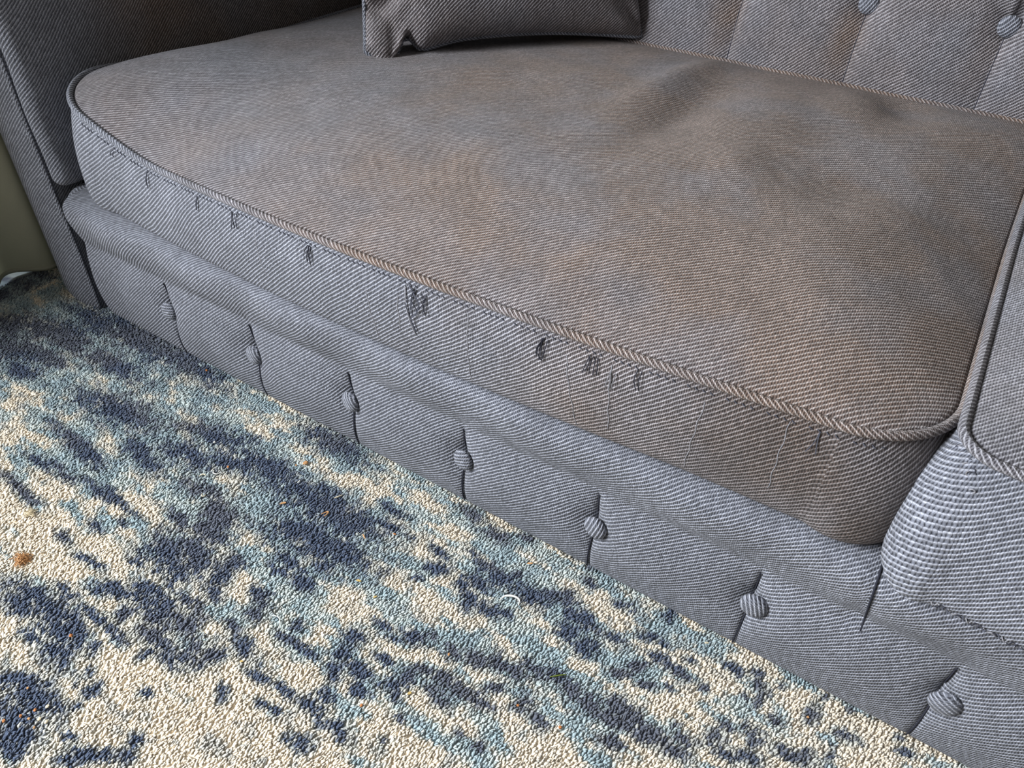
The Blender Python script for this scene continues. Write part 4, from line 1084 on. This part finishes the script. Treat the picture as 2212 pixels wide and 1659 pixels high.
tuft_lint(0.481, -0.491, 0.011, M_tan, 'fuzzy tan lint clump at the far left of the rug', 1)
tuft_lint(0.404, -0.430, 0.007, M_pale, 'small pale lint clump behind the fuzzy tan one', 2)
crumb(0.696, -0.091, 0.0056, M_tan, 'round tan crumb on the navy patch below the sofa front', 3, 0.85)
crumb(0.685, -0.104, 0.0022, M_tan, 'tiny tan crumb beside the round tan crumb', 4)
shard(0.731, -0.180, 0.0075, 0.0032, 0.9, M_tan, 'tan pointed wood chip on the dark navy patch', 5)
strand(0.806, -0.156, [(-0.004, -0.005, 0), (0.001, 0.003, 0.001), (0.004, 0.004, 0.001), (0.004, -0.002, 0), (0.003, -0.006, 0)], 0.0015, M_tan, 'bent orange-tan sliver shaped like a V on the navy patch', 'bent_sliver', 'sliver')
strand(0.799, -0.117, [(-0.004, -0.006, 0), (0, 0, 0.0006), (0.003, 0.007, 0)], 0.0014, M_pale, 'straight pale sliver near the V-shaped sliver', 'pale_sliver', 'sliver')
strand(0.583, -0.197, [(-0.008, 0.002, 0), (-0.003, -0.003, 0.001), (0.003, -0.002, 0.001), (0.007, 0.004, 0)], 0.0013, M_white, 'short white curl of lint, uppermost of three', 'lint_curl', 'lint', 'lint curls on the rug')
strand(0.570, -0.215, [(-0.005, -0.004, 0), (-0.002, 0.003, 0.001), (0.004, 0.004, 0)], 0.0013, M_pale, 'cream lint curl just left of the white curl', 'lint_curl', 'lint', 'lint curls on the rug')
strand(0.606, -0.244, [(-0.004, 0.002, 0), (0, -0.003, 0.001), (0.004, -0.001, 0.001), (0.003, 0.003, 0)], 0.0013, M_pale, 'small cream lint curl, lowest of three', 'lint_curl', 'lint', 'lint curls on the rug')
crumb(0.520, -0.147, 0.0026, M_white, 'white speck on the navy band near the left sofa buttons', 6)
shard(0.892, -0.156, 0.0078, 0.0016, -0.5, M_tan, 'thin tan stick in the middle of the rug', 7)
shard(0.943, -0.225, 0.0060, 0.0026, 0.2, M_yel, 'yellow flake on the cream and blue middle of the rug', 8)
shard(0.983, -0.233, 0.0040, 0.0024, 1.1, M_yel, 'smaller yellow flake next to the yellow flake', 9)
strand(1.157, -0.120, [(-0.013, -0.013, 0), (-0.010, -0.004, 0.002), (-0.005, 0.000, 0.003), (0.003, 0.004, 0.003), (0.012, 0.004, 0.002), (0.016, -0.004, 0.0)], 0.0022, M_white, 'curled white thread scrap on the rug near the sofa', 'thread_scrap', 'thread')
strand(0.895, -0.347, [(-0.016, 0.005, 0), (-0.006, 0.007, 0.001), (0.004, 0.000, 0.001), (0.008, -0.009, 0)], 0.0010, M_white, 'fine white hair-like thread on the cream part of the rug', 'fine_thread', 'thread')
shard(1.146, -0.048, 0.0065, 0.0024, 0.4, M_tan, 'tan flake close to the sofa rail', 10)
crumb(0.341, -0.016, 0.0030, M_or, 'orange crumb in the shadow beside the sofa rail', 11)
crumb(0.589, -0.175, 0.0030, M_or, 'orange crumb above the lint curls', 12)
crumb(0.664, -0.527, 0.0032, M_or, 'orange crumb on the navy patch at the left edge', 13)
strand(1.280, -0.189, [(-0.009, -0.007, 0), (0.0, 0.001, 0.001), (0.009, 0.009, 0.001)], 0.0014, M_green, 'green dry grass blade on the rug', 'grass_blade', 'grass blade')
for k, (x, y) in enumerate(((0.688, -0.606), (0.725, -0.618), (0.734, -0.606), (0.746, -0.632), (0.717, -0.633), (0.752, -0.619), (0.729, -0.629), (0.705, -0.649), (0.741, -0.622))):
    crumb(x, y, 0.0022 + 0.0005 * (k % 3), (M_tan, M_or, M_pale)[k % 3], 'tiny crumb in the cluster on the navy patch at lower left', 40 + k, group='cluster of tiny crumbs')
shard(0.897, -0.418, 0.0036, 0.0022, 0.3, M_yel, 'olive-yellow flake on the pale left half of the rug', 14)
shard(1.123, -0.323, 0.0042, 0.0028, 0.8, M_yel, 'brown-yellow flake between two navy patches at the bottom', 15)
crumb(1.080, -0.373, 0.0028, M_or, 'orange crumb at the end of a long navy streak', 16)
crumb(1.256, -0.255, 0.0024, M_or, 'small orange crumb on a dark patch at bottom centre', 17)
crumb(1.319, -0.249, 0.0030, M_or, 'bright orange crumb on cream at bottom centre', 18)
crumb(1.592, -0.050, 0.0026, M_tan, 'tan crumb against the sofa rail at the right', 19)
crumb(1.612, -0.032, 0.0024, M_white, 'white speck against the sofa rail at the right', 20)
shard(1.435, -0.022, 0.0050, 0.0022, 0.7, M_pale, 'pale flake under the sixth rail button', 21)
crumb(0.865, -0.372, 0.0022, M_white, 'white speck left of the hair-like thread', 22)
shard(0.930, -0.124, 0.0040, 0.0020, 0.2, M_or, 'orange flake beside the blue patch below the sofa', 23)
crumb(1.133, -0.247, 0.0026, M_tan, 'tan crumb at the start of the grey arc on the rug', 24)
# stray crumb and hairs lying on the seat
zt = 0.523
